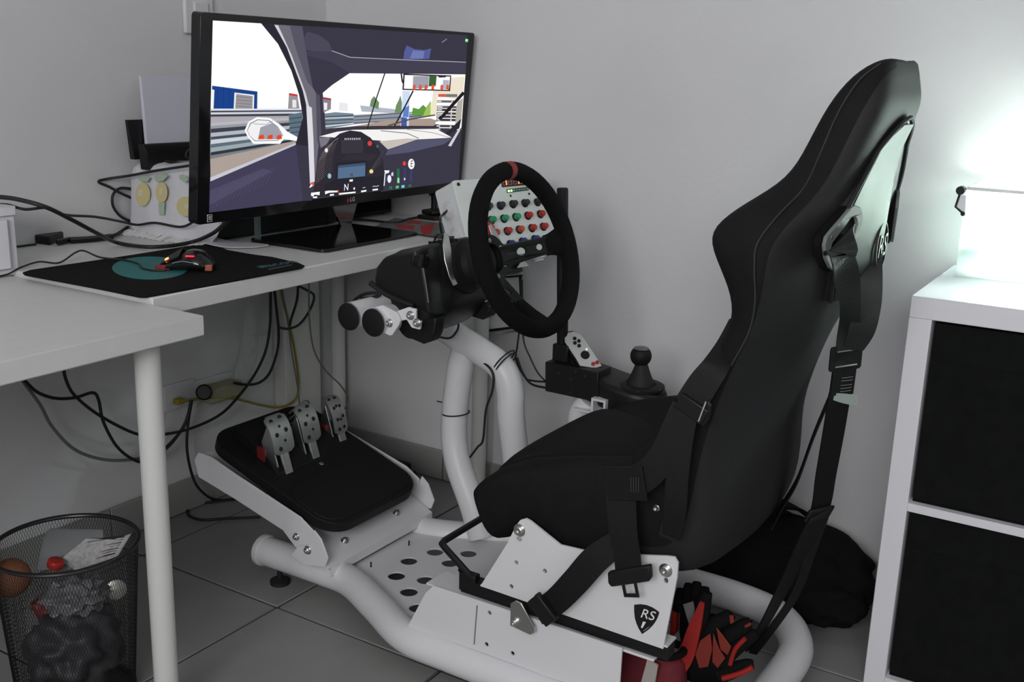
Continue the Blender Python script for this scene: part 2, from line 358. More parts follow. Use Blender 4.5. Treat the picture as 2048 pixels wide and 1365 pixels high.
# step between pedal tray and floor plate
O('cross_plate', B().prism([(1.53, 1.375, .074), (1.53, 1.385, .098), (1.53, 1.43, .105), (1.53, 1.43, .074)], (.34, 0, 0)), WMET, rig, bev=.002)
# pedal tray: inclined plate with two folded side rails
ta = math.radians(24)
ud = V((0, math.cos(ta), math.sin(ta))); un = V((0, -math.sin(ta), math.cos(ta)))
T0 = V((1.695, 1.40, .118))
trw = .178
O('pedal_tray', B().obox(T0 + ud * .165, V((trw, 0, 0)), ud * .205, un * .0018), WMET, rig)
for s in (-1, 1):
    e = V((XC - .005 + s * trw, 0, 0)); base = V((e.x, T0.y, T0.z))
    fl_ = lambda L, X: [V((e.x + s * (.0 if X < 1.5 else .005), p.y, p.z)) for p in [pX(x, y, 1.512) for x, y in L]]
    O('side_rail', B().prism(fl_([(388, 920), (396, 906), (420, 915), (470, 950), (600, 1036), (628, 1066), (625, 1088), (612, 1098), (590, 1096), (565, 1062), (470, 1000), (396, 955)], 1.4), (s * .004, 0, 0)), WMET, rig, bev=.001)
    O('hinge_plate', B().prism(fl_([(630, 1060), (644, 1078), (658, 1116), (652, 1134), (612, 1130), (584, 1110), (598, 1092), (622, 1088)], 1.6), (s * .004, 0, 0)), WMET, rig, bev=.001)
    q1_, q2_ = pX(593, 1074, 1.512), pX(619, 1099, 1.512); bolt(rig, (e.x + s * .004, q1_.y, q1_.z), (s, 0, 0), .006); bolt(rig, (e.x + s * .009, q2_.y, q2_.z), (s, 0, 0), .007)
    bolt(rig, T0 + V((s * .09, -.002, .002)) + ud * .003, un, .006)
O('tray_front', B().obox(T0 - ud * .04 + V((0, .001, -.008)), (trw, 0, 0), (0, .0015, 0), (0, 0, .009)), WMET, rig)
# seat bracket plates, rails, lower side plates (near plate traced, far one mirrored)
def side(pts, X, z=None): return [pX(x, y, X) for x, y in pts]
SPX = 1.440
def mir(p): return V((2 * XC - p.x, p.y, p.z))
def plate(name, out, holes, X, t, mt, mirror):
    yz = lambda q: (lambda p: (p.y, p.z))(pX(*q, X))
    o2 = [yz(q) for q in out]
    h2 = [circ(*yz((x, y)), r, 14, ry) for x, y, r, ry in holes]
    M = Matrix(((0, 0, 1, (2 * XC - X) if mirror else X), (1, 0, 0, 0), (0, 1, 0, 0), (0, 0, 0, 1)))
    return O(name, flat(o2, h2, M, t), mt, rig)
UPF = [(962, 1172), (1015, 1088), (1034, 1050), (1042, 1040), (1053, 1037), (1062, 1042), (1122, 1090), (1150, 1130), (1180, 1246)]
LOF = [(817, 1252), (852, 1186), (868, 1172), (960, 1202), (1060, 1235), (1050, 1335), (985, 1312)]
UP = [(962, 1172), (1015, 1088), (1034, 1050), (1042, 1040), (1053, 1037), (1062, 1042), (1122, 1090), (1195, 1107), (1336, 1112), (1350, 1114), (1357, 1126), (1355, 1155), (1327, 1298)]
UH = [(1040, 1078, .0055, .0045), (1034, 1125, .004, .004), (1091, 1142, .0042, .0042), (1024, 1173, .0042, .0042), (1333, 1161, .004, .005)]
LO = [(817, 1252), (852, 1186), (868, 1172), (960, 1202), (1245, 1297), (1238, 1400), (1100, 1355), (985, 1312)]
LH = [(980, 1226, .0042, .0042), (974, 1289, .0042, .0042), (1026, 1307, .0042, .0042)]
for mr in (False, True):
    s = 1 if mr else -1; X = 2 * XC - SPX if mr else SPX
    plate('seat_bracket', UPF if mr else UP, UH[:4] if mr else UH, SPX, .004, WMET, mr)
    plate('lower_side_plate', LOF if mr else LO, LH, 1.434, .003, WMET, mr)
    a_, b_ = pX(918, 1175, SPX), pX(1335, 1300, SPX)
    O('seat_rail', B().box(min(X, X - s * .03) if s > 0 else X + .003, X - .003 if s > 0 else X + .033, b_.y + (.2 if mr else 0), a_.y, .197, .223), BLKP, rig, bev=.003)
    O('top_flange', B().box(min(X, X - s * .06), max(X, X - s * .06), .82 if mr else .60, 1.06, .190, .1945), WMET, rig, bev=.001)
    O('bracket_flange', B().box(min(X, X - s * .035), max(X, X - s * .035), .80 if mr else .578, .94, .2235, .2265), WMET, rig)
    for q in ((1041, 1060), (1333, 1140))[:1 if mr else 2]:
        p_ = pX(*q, SPX); bolt(rig, (X + s * .002, p_.y, p_.z), (s, 0, 0), .0085)
O('plate_joint', B().prism([pX(953, 1212, 1.4315), pX(955, 1212, 1.4315), pX(949, 1290, 1.4315), pX(947, 1290, 1.4315)], (.001, 0, 0)), GREYP, rig)
# rail release handle under the seat front
hn = [(1.452, .975, .215), (1.452, .99, .235), tuple(pX(940, 1152, 1.452)), tuple(pX(890, 1096, 1.455)), tuple(pX(884, 1088, 1.46)), tuple(pX(889, 1082, 1.475))]
hl = [V(q_) for q_ in hn]; far_ = [mir(q_) for q_ in hl[::-1]]
O('release_handle', B().tube(hl + far_, .0065, 10, 4, spline=False), BLKP, rig)
O('handle_bracket', B().box(1.444, 1.462, .955, .99, .2, .235), BLKP, rig, bev=.002)
# cantilever uprights on the far side carrying the wheel deck
XU = 1.885
PU = lambda x, y, X=XU: pX(x, y, X)
arm = [(1.938, 1.155, .075), (1.92, 1.152, .18)] + [tuple(PU(1030, 900, 1.90)), tuple(PU(1022, 830)), tuple(PU(1020, 780)), tuple(PU(1002, 735)), tuple(PU(962, 704)), tuple(PU(905, 668)), tuple(PU(870, 640, 1.87)), (1.86, 1.345, .605)]
O('steering_arm', B().tube(arm, .0305, 20, 8), WMET, rig)
up2 = [(1.862, 1.215, .085)] + [tuple(PU(945, 1010, 1.866)), tuple(PU(917, 930, 1.872)), tuple(PU(908, 870, 1.88)), tuple(PU(912, 800)), tuple(PU(922, 730)), tuple(PU(930, 700))]
O('upright_tube', B().tube(up2, .0305, 20, 8), WMET, rig)
c1, c2 = pX(697, 634, 1.545), pX(746, 646, 1.535)
for nm, c, xe in (('deck_tube', c1, 1.86), ('deck_tube', c2, 1.86)):
    dt_ = O(nm, B().cyl(c, (xe, c.y, c.z), .0275, n=32), WMET, rig)
    O('end_cap', B().lathe(c + V((-.002, 0, 0)), (1, 0, 0), [(0, 0), (.022, 0), (.0275, .002), (.0275, .006), (.026, .008)], 32), BLKM, dt_)
DK = lambda L, X: [pX(x, y, X) for x, y in L]
O('deck_bracket', B().prism(DK([(733, 619), (765, 611), (792, 625), (800, 642), (797, 651), (784, 671), (779, 672), (760, 663), (735, 667)], 1.548), (.006, 0, 0)), WMET, rig, bev=.001)
O('deck_bracket', B().prism(DK([(790, 624), (816, 615), (831, 619), (831, 640), (841, 643), (839, 660), (823, 656), (813, 640), (799, 643)], 1.556), (.006, 0, 0)), WMET, rig, bev=.001)
for q in ((757, 653), (779, 646)): bolt(rig, pX(*q, 1.548), (-1, 0, 0), .0065)
for q in ((822, 631), (835, 646)): bolt(rig, pX(*q, 1.556), (-1, 0, 0), .0065)
# shifter post
sp_ = [(1.955, .90, .09), (1.955, .93, .25), tuple(pX(1160, 850, 1.955)), tuple(pX(1180, 800, 1.955))]
O('shifter_post', B().tube(sp_, .0265, 18, 6), WMET, rig)
c = pX(1207, 809, 1.94); O('shifter_bracket', flat([(-.017, -.017), (.017, -.017), (.017, .017), (-.017, .017)], [[(-.012, -.012), (.012, -.012), (.012, .012), (-.012, .012)]], Matrix(((0, 0, 1, c.x), (1, 0, 0, c.y), (0, 1, 0, c.z), (0, 0, 0, 1))), .05), WMET, rig)
O('shifter_bracket', B().box(1.915, 1.985, c.y + .017, c.y + .06, c.z - .018, c.z - .014), WMET, rig)
# velcro ties around the uprights
for q0, X, ax in (((912, 826), 1.88, (0, .12, 1)), ((1008, 722), XU, (0, .7, .5)), ((1012, 727), XU, (0, .72, .5))):
    O('cable_tie', B().torus(pX(*q0, X), ax, .0308, .0016, 32, 6), RUBB, rig)
# shield decal
def decal(pts, X, t): return B().prism([pX(x, y, X) for x, y in pts], (t, 0, 0))
q = lambda L: [(1260 + x / 17.06, 1200 + y / 17.06) for x, y in L]
O('shield_decal', decal(q([(140, 180), (350, 160), (560, 190), (760, 270), (900, 360), (1000, 440), (950, 600), (880, 740), (780, 880), (640, 1020), (500, 1120), (410, 1180), (300, 1000), (220, 820), (165, 640), (140, 420)]), SPX - .0026, .0006), PRINTK, rig)
def logo_M(cx, cy, dx, dy, X):
    o = pX(cx, cy, X); return frameM(o, pX(cx + dx[0], cy + dx[1], X) - o, pX(cx + dy[0], cy + dy[1], X) - o)
text('decal_lettering', 'RS', .0235, logo_M(1260 + 570 / 17.06, 1200 + 520 / 17.06, (10, 2.6), (1, -10), SPX - .0030), PRINTW, rig, .0004, shear=.35)
O('decal_lettering', decal(q([(440, 750), (545, 770), (425, 975), (370, 960)]), SPX - .0032, .0004), PRINTW, rig)
O('decal_lettering', decal(q([(450, 1060), (640, 920), (655, 945), (480, 1085)]), SPX - .0032, .0004), mat('grey_print', (.2, .2, .2), .6), rig)
# ================================================================== PEDAL SET
pd = thing('pedal_set', 'black three pedal set with metal faces on the inclined white tray', 'pedals', T0 + V((0, .1, .02)))
pa = math.radians(19); pu = V((0, math.cos(pa), math.sin(pa))); pn = V((0, -math.sin(pa), math.cos(pa)))
P0 = V((1.690, 1.375, .158))
PM = frameM(P0, (1, 0, 0), pu)
base = rrect(-.158, .158, 0, .395, .065, 7)
b = flat(base, (), PM @ Matrix.Translation((0, 0, .013)), .024); O('pedal_base', b, BLKM, pd, bev=.006, seg=3)
b = flat(rrect(-.15, .15, .015, .16, .05, 6), (), PM @ Matrix.Translation((0, 0, .0255)), .004); O('heel_plate', b, BLKM, pd, bev=.0015)
hb = B(); hb.loft([[PM @ V(p) for p in ((-.12, .20, .02), (.13, .20, .02), (.13, .20, .026), (-.12, .20, .026))], [PM @ V(p) for p in ((-.11, .26, .02), (.13, .26, .02), (.13, .26, .045), (-.11, .26, .045))], [PM @ V(p) for p in ((-.10, .36, .02), (.12, .36, .02), (.12, .36, .05), (-.10, .36, .05))]])
O('pedal_housing', hb, BLKM, pd, bev=.008, seg=3)
for x0 in (-.112, .085): O('red_sleeve', B().box(P0.x + x0, P0.x + x0 + .014, 1.60, 1.63, .262, .295), mat('dull_red', (.16, .015, .015), .5), pd, bev=.004)
def pedal(px, py, X, wpx, tall, studs, accel=False):
    """px,py pixel of the face centre"""
    c = pX(px, py, X); fu = V((0, .30, .954)).normalized(); M = frameM(c, (1, 0, 0), fu)
    arm = O('pedal_arm', B().obox(M @ V((0, -tall * .5 - .012, -.006)), V((.011, 0, 0)), fu * (tall * .5 + .02), (M.to_3x3() @ V((0, 0, .003)))), BRUSH, pd, bev=.001)
    O('pedal_lever', B().prism([M @ V(q) for q in ((-.02, tall * .3, -.014), (-.02, -tall * .8, -.014), (-.02, -tall * .95, -.045), (-.02, -.1 * tall, -.045))], (.004, 0, 0)), BRUSH, pd, bev=.001)
    w2 = wpx / 2; crv = lambda y: -6.5 * y * y * (1 if y > 0 else .35)
    rg = []
    for i in range(15):
        y = -tall / 2 + tall * i / 14; e = max(0, abs(y) - (tall / 2 - .012)) / .012; ww = w2 - .012 * (1 - math.sqrt(max(0, 1 - e * e))); z = crv(y)
        rg.append([M @ V((-ww, y, z - .002)), M @ V((ww, y, z - .002)), M @ V((ww, y, z + .002)), M @ V((-ww, y, z + .002))])
    fc = O('pedal_face', B().loft(rg), BRUSH, pd)
    for sx, sy, r in studs:
        p = M @ V((sx * w2, sy * tall / 2, .0012 + crv(sy * tall / 2))); n_ = M.to_3x3() @ V((0, 0, 1))
        O('stud', B().lathe(p, n_, [(r, 0), (r, .0014), (r * .7, .002), (r * .6, .0014), (0, .0014)], 14), RUBB, fc)
S6 = [(-.5, .72, .0052), (.42, .78, .0056), (.0, .38, .0034), (-.45, .0, .0052), (.5, .12, .0052), (.2, -.38, .0034), (-.35, -.72, .0052)]
S9 = [(-.45, .8, .0045), (.4, .8, .0045), (-.35, .35, .0042), (.05, .42, .0038), (.5, .38, .0042), (-.3, -.25, .0042), (.15, -.28, .0036), (.55, -.15, .0042), (-.25, -.75, .0046), (.5, -.7, .0042)]
pedal(562, 868, 1.60, .062, .088, S6); pedal(618, 846, 1.695, .058, .088, S6); pedal(676, 829, 1.80, .046, .094, S9, True)
c = pplane(643, 928, P0 + pn * .0285, pn); O('base_logo', flat(circ(0, 0, .005, 12), [circ(.001, .0006, .003, 10)], frameM(c, (1, 0, 0), pu), .0006), mat('silver_print', (.4, .4, .4), .5), pd)
for i, z in enumerate((.30, .315, .33)):
    O('wiring', B().tube([(1.715, 1.66, z), (1.73, 1.63, z + .03), (1.76, 1.64, z + .02), (1.775, 1.66, z - .01)], .002, 6), CABG, pd)
# ================================================================== WHEEL BASE + WHEEL
WC = V((XC, 1.022, .788)); wt = .3265; WU = V((0, math.sin(wt), math.cos(wt))); WN = V((0, -math.cos(wt), math.sin(wt)))
WM = frameM(WC, (1, 0, 0), WU)          # local z = towards the driver
WL3 = lambda x, y, z: WM @ V((x, y, z))
wb = thing('wheel_base', 'black force feedback wheel base clamped to the white deck', 'wheel base', (XC, 1.30, .59))
near = [(748, 579), (744, 560), (748, 534), (762, 516), (790, 505), (840, 497), (852, 540), (864, 636), (828, 617), (780, 599)]
nb = [pX(x, y, 1.585) for x, y in near]
shr = lambda L, f: [V((p.x, sum(q.y for q in L) / len(L) + (p.y - sum(q.y for q in L) / len(L)) * f, sum(q.z for q in L) / len(L) + (p.z - sum(q.z for q in L) / len(L)) * f)) for p in L]
rings = [[p + V((-.0, 0, 0)) for p in shr(nb, .90)], [p + V((.016, 0, 0)) for p in nb], [p + V((.215, 0, 0)) for p in nb], [p + V((.23, 0, 0)) for p in shr(nb, .9)]]
O('base_body', B().loft(rings), BLKP, wb, bev=.004)
# driver-side housing dome and hub
dome = [WL3(*p) for p in ()]
rg = []
for z, sx, sy, oy in ((-.265, .108, .085, -.03), (-.235, .112, .085, -.025), (-.195, .105, .078, -.02), (-.165, .08, .066, -.01), (-.155, .06, .055, -.005)):
    rg.append([WL3(x, y + oy, z) for x, y in rrect(-sx, sx, -sy, sy, min(sx, sy) * .45, 5)])
O('base_dome', B().loft(rg), BLKP, wb)
lip = pX(742, 565, 1.58); O('base_lip', B().tube([pX(741, 566, 1.582), pX(775, 590, 1.582), pX(828, 613, 1.582)], .006, 8), BLKP, wb)
c = pX(840, 522, 1.592); O('clamp_knob', B().lathe(c + V((0, 0, -.010)), (0, -.1, 1), [(.015, 0), (.0165, .004), (.0165, .022), (.013, .026), (.006, .026), (0, .024)], 24), BLKG, wb)
c = pX(935, 482, 1.72)
for i in range(5): O('vent_fin', B().obox(pX(868 + i * 9, 487 - i * 1.8, 1.66), (.002, 0, 0), (0, .012, 0), (0, 0, .003)), BLKP, wb)
O('hub', B().lathe(WL3(0, 0, -.165), WN, [(.054, 0), (.056, .012), (.052, .03), (.040, .036), (.036, .05), (.042, .052), (.042, .0645)], 36), BLKM, wb)
O('clamp_foot', B().prism([pX(x, y, 1.60) for x, y in ((810, 660), (845, 652), (848, 638), (872, 636), (869, 668), (862, 684), (846, 689), (812, 674))], (.03, 0, 0)), BLKP, wb, bev=.003)
O('clamp_foot', B().prism([pX(x, y, 1.77) for x, y in ((925, 626), (968, 605), (982, 612), (976, 634), (965, 641), (940, 633))], (.03, 0, 0)), BLKP, wb, bev=.003)
O('edge_strip', B().tube([pX(846, 536, 1.584), pX(852, 570, 1.584), pX(857, 606, 1.584)], .0012, 6), GREYP, wb)
# paddles behind the rim
for s in (-1,):
    L = [(890, 466), (897, 468), (903, 500), (904, 535), (909, 555), (916, 568), (908, 572), (899, 552), (890, 520), (887, 490)]
    pl_o, pl_n = WL3(0, 0, -.118), WN
    P_ = [pplane(x, y, pl_o, pl_n) for x, y in L]
    O('paddle', B().prism(P_, WN * -.003), BRUSH, wb, bev=.001)
P2_ = [V((2 * XC - p.x, p.y, p.z)) for p in P_]; O('paddle', B().prism(P2_, WN * -.003), BRUSH, wb, bev=.001)
wh = thing('steering_wheel', 'black suede steering wheel with three spokes and a red top stripe', 'steering wheel', WL3(0, -.17, 0))
b = B(); n = 56; Rr = .1530
rings = []
for j in range(n):
    t = 2 * math.pi * j / n; gx = 1 + (.10 if abs(math.sin(t)) < .55 and True else 0) * .0
    ctr = V((math.cos(t) * Rr, math.sin(t) * Rr, 0)); rad = V((math.cos(t), math.sin(t), 0)); rr = .0172
    rings.append([WM @ (ctr + (rad * math.cos(a) * rr + V((0, 0, 1)) * math.sin(a) * rr * 1.05)) for a in [2 * math.pi * k / 14 for k in range(14)]])
rings.append(rings[0]); b.loft(rings, cap=False); bmesh.ops.remove_doubles(b.bm, verts=b.bm.verts, dist=1e-6)
rim = O('rim', b, BLKS, wh)
t0 = math.radians(90); b = B(); rings = []
for j in range(5):
    t = t0 + (j - 2) * .028; ctr = V((math.cos(t) * Rr, math.sin(t) * Rr, 0)); rad = V((math.cos(t), math.sin(t), 0)); rr = .0177
    rings.append([WM @ (ctr + (rad * math.cos(a) + V((0, 0, 1.05)) * math.sin(a)) * rr) for a in [2 * math.pi * k / 14 for k in range(14)]])
b.loft(rings); O('stripe', b, mat('dull_red_leather', (.25, .03, .03), .7), rim)
# spoke plate: ring hub + 3 spokes, drilled
def pol(r, a): a = math.radians(a); return (r * math.cos(a), r * math.sin(a))
sp = []
def spoke(a, w0, w1, r0, r1):
    a_ = math.radians(a); d = V((math.cos(a_), math.sin(a_))); nn = V((-d.y, d.x)); return [tuple(d * r0 - nn * w0), tuple(d * r1 - nn * w1), tuple(d * r1 + nn * w1), tuple(d * r0 + nn * w0)]
angs = [(-2, 8), (182, 8), (270, 8)]
ring_out = []
S = [spoke(270, .020, .0125, .044, .135), spoke(0, .022, .0165, .044, .135), spoke(180, .022, .0165, .044, .135)]
# outline order counter-clockwise starting at bottom spoke
bot, rgt, lft = S
def arc(r, a0, a1, k=8): return [pol(r, a0 + (a1 - a0) * i / k) for i in range(k + 1)]
out = bot + arc(.047, 300, 330, 4) + rgt + arc(.047, 32, 148, 9) + lft + arc(.047, 210, 240, 4)
hl_ = [circ(0, 0, .029, 28)] + [circ(.074 * math.cos(math.radians(0)), .074 * math.sin(math.radians(0)), .0085, 16), circ(.106 * math.cos(math.radians(0)), .106 * math.sin(math.radians(0)), .0065, 16), circ(-.074 * math.cos(math.radians(0)), .074 * math.sin(math.radians(0)), .0085, 16), circ(-.106 * math.cos(math.radians(0)), .106 * math.sin(math.radians(0)), .0065, 16)]
hl_ += [rrect(-.004, .004, -.075, -.062, .0035, 3), rrect(-.004, .004, -.108, -.095, .0035, 3)]
DISH = -.080
def dish(r): return DISH + max(0, r - .05) / (.135 - .05) * .064
b = flat(out, hl_, None, .004)
for v in b.bm.verts: v.co.z += dish(math.hypot(v.co.x, v.co.y))
b.bm.transform(WM); spk = O('spoke_plate', b, BLKM, wh)
for a in (90, 30, -30, -90, 210, 150): 
    x, y = pol(.0355, a); O('hub_screw', B().torus(WL3(x, y, DISH + .0026), WN, .0032, .0010, 14, 6), mat('bright_screw', (.5, .5, .5), .4), spk)
for a, w, r0 in ((0, .021, .116), (180, .021, .116), (270, .018, .090)):
    d = V((math.cos(math.radians(a)), math.sin(math.radians(a)), 0)); nn = V((-d.y, d.x, 0)); rings = []
    for r, k, tz, z in ((r0, .98, .004, dish(r0)), (r0 + .006, 1.0, .009, dish(r0 + .006)), ((r0 + .14) / 2, 1.1, .012, dish((r0 + .14) / 2)), (.138, 1.4, .014, -.010), (.150, 1.9, .014, -.001)):
        rings.append([WM @ (d * r + nn * (w * k * math.cos(u)) + V((0, 0, z + tz * math.sin(u)))) for u in [2 * math.pi * i / 14 for i in range(14)]])
    O('spoke_wrap', B().loft(rings), BLKS, wh)
for s in (-1, 1): pass
O('hub_boss', B().lathe(WL3(0, 0, DISH - .012), WN, [(.044, -.0), (.044, .0095), (.03, .0095), (.028, .002), (0, .002)], 32), BLKM, wh)
# ================================================================== BUTTON BOX
ba, bp_ = math.radians(16), math.radians(24)
ex = V((math.cos(ba), -math.sin(ba), 0)); nh = V((-math.sin(ba), -math.cos(ba), 0)); ed = (V((0, 0, -1)) * math.cos(bp_) + nh * math.sin(bp_)); en = (nh * math.cos(bp_) + V((0, 0, 1)) * math.sin(bp_))
BC = pY(1033, 434, 1.245)        # centre green button on the face
bt = thing('button_box', 'white button box with coloured push buttons behind the steering wheel', 'button box', BC + ed * .13 - en * .06)
BM = frameM(BC, ex, -ed)          # local x right, y up, z out of face
L3 = lambda x, y, z: BM @ V((x, y, z))
def face_xy(px, py):
    p = BM.inverted() @ pplane(px, py, BC, en); return p.x, p.y
lx, ty = face_xy(905, 362); hx = .115; by_ = -.085
O('case', flat(rrect(lx, hx, by_, ty, .008, 3), (), BM @ Matrix.Translation((0, 0, -.035)), .068), BOXW, bt, bev=.003)
O('lid', flat(rrect(lx - .001, hx + .001, by_ - .001, ty + .001, .008, 3), (), BM @ Matrix.Translation((0, 0, -.004)), .008), BOXW, bt, bev=.002)
x_, y_ = face_xy(911, 364); O('corner_screw', B().cyl(L3(x_ + .006, y_ - .006, 0), L3(x_ + .006, y_ - .006, .0012), .004), BLKP, bt)
ROWS = [([(977, 413), (1002, 411), (1027, 408), (1051, 406), (1076, 404)], [BLKB] * 5), ([(984, 440), (1009, 437), (1033, 434), (1057, 431), (1082, 428)], [GREEN, GREEN, GREEN, RED, RED]), ([(991, 466), (1016, 462), (1040, 459), (1065, 456), (1088, 453)], [ORAN, RED, ORAN, RED, RED]), ([(998, 494), (1022, 488), (1046, 483), (1071, 478)], [BLUE] * 4)]
for pts, ms in ROWS:
    for (x, y), mm in zip(pts, ms):
        fx, fy = face_xy(x - 2, y + 1)
        bz = O('button', B().lathe(L3(fx, fy, 0), en, [(.0098, 0), (.0098, .002), (.0085, .0035), (.0074, .0035)], 20), BLKP, bt)
        O('button_cap', B().lathe(L3(fx, fy, .002), en, [(.0072, 0), (.0068, .010), (.0058, .0118), (0, .012)], 18), mm, bz)
fx, fy = face_xy(974, 462); O('stop_button', B().lathe(L3(fx - .008, fy, 0), en, [(.010, 0), (.010, .012), (.0135, .014), (.0135, .022), (.010, .025), (0, .025)], 28), mat('bright_red', (.5, .02, .02), .3), bt)
# seven segment display and LED strip
def facequad(pts, z, t, mt, name, parent): return O(name, B().prism([L3(*face_xy(x, y), z) for x, y in pts], en * t), mt, parent)
dsp = facequad([(1001, 358), (1056, 353), (1059, 370), (1004, 375)], 0, .002, mat('display_black', (.05, .004, .003), .15), 'display', bt)
SEGON = emat('segment_lit', (1, .16, .04), 5); SEGOFF = mat('segment_dim', (.30, .24, .22), .5)
dig = ['bc', '', '', 'cdefg'.replace('d', ''), 'cde'.replace('cde', '')]
dig = ['bc', '', '', 'cefg', '']
for i in range(5):
    x0 = 1003.5 + i * 10.4; y0 = 359.6 - i * .95; sw_, sh = 6.6, 11.6; k = .14
    cs = {'a': ((0, 0), (1, 0)), 'g': ((0, .5), (1, .5)), 'd': ((0, 1), (1, 1)), 'f': ((0, 0), (0, .5)), 'b': ((1, 0), (1, .5)), 'e': ((0, .5), (0, 1)), 'c': ((1, .5), (1, 1))}
    for sname, (u, v) in cs.items():
        on = sname in dig[i]; wd_ = .8 if on else .45
        A = (x0 + u[0] * sw_ + u[1] * 2.2, y0 + u[1] * sh - u[0] * .6); Z_ = (x0 + v[0] * sw_ + v[1] * 2.2, y0 + v[1] * sh - v[0] * .6)
        if u[1] == v[1]: qd = [(A[0], A[1] - wd_), (Z_[0], Z_[1] - wd_), (Z_[0], Z_[1] + wd_), (A[0], A[1] + wd_)]
        else: qd = [(A[0] - wd_, A[1]), (A[0] + wd_, A[1]), (Z_[0] + wd_, Z_[1]), (Z_[0] - wd_, Z_[1])]
        facequad(qd, .002, .0003, SEGON if on else SEGOFF, 'segment', dsp)
stp = facequad([(1013, 379), (1056, 374), (1057, 381), (1014, 386.5)], 0, .0015, mat('led_strip_green', (.03, .10, .05), .4), 'led_strip', bt)
LEDON = emat('led_lit', (.6, 1, .15), 9); LEDOFF = mat('led_dim', (.35, .42, .40), .4)
for i in range(8):
    x_, y_ = face_xy(1016.5 + i * 5.3, 382.8 - i * .62); O('led', B().ball(L3(x_, y_, .002), .0022 if i < 2 else .0018, sub=2), LEDON if i < 2 else LEDOFF, stp)
for q in ((1021, 392), (1058, 388)): x_, y_ = face_xy(*q); O('led_hole', B().cyl(L3(x_, y_, 0), L3(x_, y_, .0008), .0028, n=14), BLKP, bt)
# cable grommets on the side of the box
for y_, k in ((ty - .055, 0), (ty - .115, 1)):
    for r_, h_ in ((.022, .002), (.017, .0035), (.012, .005), (.007, .0065)): O('grommet', B().lathe(L3(lx, y_, -.036), -ex, [(r_, -.001), (r_, h_ - .0004), (r_ - .001, h_), (r_ - .0025, h_), (r_ - .003, h_ - .001), (0, h_ - .001)], 28), WPLA, bt)
O('gland', B().lathe(L3(.06, by_, -.03), ed, [(.022, 0), (.022, .006), (.018, .006), (.018, .012), (.013, .012), (.013, .018)], 24), WPLA, bt)
O('mount_tab', B().prism([pY(x, y, 1.22) for x, y in ((1047, 520), (1058, 532), (1036, 536))], (0, .003, 0)), WPLA, bt)
O('mount_arm', B().obox(L3((lx + hx) / 2 - .01, by_ - .012, -.045), ex * .04, ed * .022, en * .012), BLKP, bt, bev=.002)
# ================================================================== HANDBRAKE + SHIFTER
hbk = thing('handbrake', 'upright black handbrake lever on a black block beside the shifter', 'handbrake', pX(1140, 795, 1.93))
XH = 1.93
blk = [pX(x, y, XH) for x, y in ((1090, 724), (1196, 745), (1196, 806), (1090, 783))]
O('block', B().prism(blk, (.062, 0, 0)), BLKP, hbk, bev=.002)
t_, b_ = pX(1125, 376, XH + .03), pX(1125, 712, XH + .03)
O('lever', B().lathe(b_, t_ - b_, [(.0122, 0), (.0122, (t_ - b_).length - .003), (.0105, (t_ - b_).length), (0, (t_ - b_).length)], 22), BLKM, hbk)
O('lever_collar', B().box(b_.x - .017, b_.x + .017, b_.y - .022, b_.y + .017, b_.z - .01, b_.z + .028), BLKP, hbk, bev=.003)
for q in ((1118, 747), (1143, 758), (1152, 743), (1170, 753)): O('screw', B().lathe(pX(*q, XH), (-1, 0, 0), [(.003, 0), (.003, .001), (.0015, .001)], 12), mat('dark_steel', (.1, .1, .1), .4, 1), hbk)
O('bolt', B().torus(pX(1141, 782, XH - .001), (1, 0, 0), .0045, .0014, 18, 6), mat('dark_steel', (.1, .1, .1), .4, 1), hbk)
sh_ = thing('gear_shifter', 'black gear shifter with round ball knob and silver button panel', 'shifter', pX(1230, 820, 1.99))
XS = 1.965; zS = pX(1250, 780, XS).z - .004
yk = pX(1282, 780, 1.99).y
# body: loft along Y from control panel to shift gate
rg = []
for y, w_, z0, z1 in ((yk + .165, .035, -.03, .035), (yk + .14, .042, -.03, .04), (yk + .09, .045, -.035, .032), (yk + .05, .058, -.04, .02), (yk, .056, -.04, .012), (yk - .035, .05, -.035, .010), (yk - .05, .03, -.03, .004)):
    rg.append([V((1.985 + x, y, zS + z)) for x, z in rrect(-w_, w_, z0, z1, .012, 3)])
O('shifter_body', B().loft(rg), BLKP, sh_, ang=50)
O('gate_ring', B().lathe((1.985, yk, zS + .010), (0, 0, 1), [(.052, 0), (.052, .005), (.046, .008), (.034, .008), (.03, .005)], 36), BLKM, sh_)
O('boot', B().lathe((1.985, yk, zS + .014), (0, 0, 1), [(.030, 0), (.030, .008), (.024, .018), (.019, .03), (.012, .05), (.010, .058)], 14), RUBB, sh_, ang=60)
kb = pX(1282, 710, 1.985)
O('stick', B().cyl((1.985, yk, zS + .05), (kb.x, kb.y, kb.z - .015), .006), BLKP, sh_)
O('ball_knob', B().lathe((kb.x, kb.y, kb.z - .024), (0, 0, 1), [(.008, -.008), (.010, 0)] + [(.0228 * math.cos(math.radians(a)), .0215 + .0228 * math.sin(math.radians(a))) for a in range(-62, 46, 9)], 32), BLKM, sh_)
O('knob_top', B().lathe((kb.x, kb.y, kb.z + .0132), (0, 0, 1), [(.0168, 0), (.0155, .0022), (.010, .0042), (0, .005)], 28), mat('grey_gloss', (.10, .10, .11), .25), sh_)
for a in range(6):
    t = a * 60 + 20; O('gate_screw', B().cyl((1.985 + .049 * math.cos(math.radians(t)), yk + .049 * math.sin(math.radians(t)), zS + .014), (1.985 + .049 * math.cos(math.radians(t)), yk + .049 * math.sin(math.radians(t)), zS + .016), .0024, n=10), STEEL, sh_)
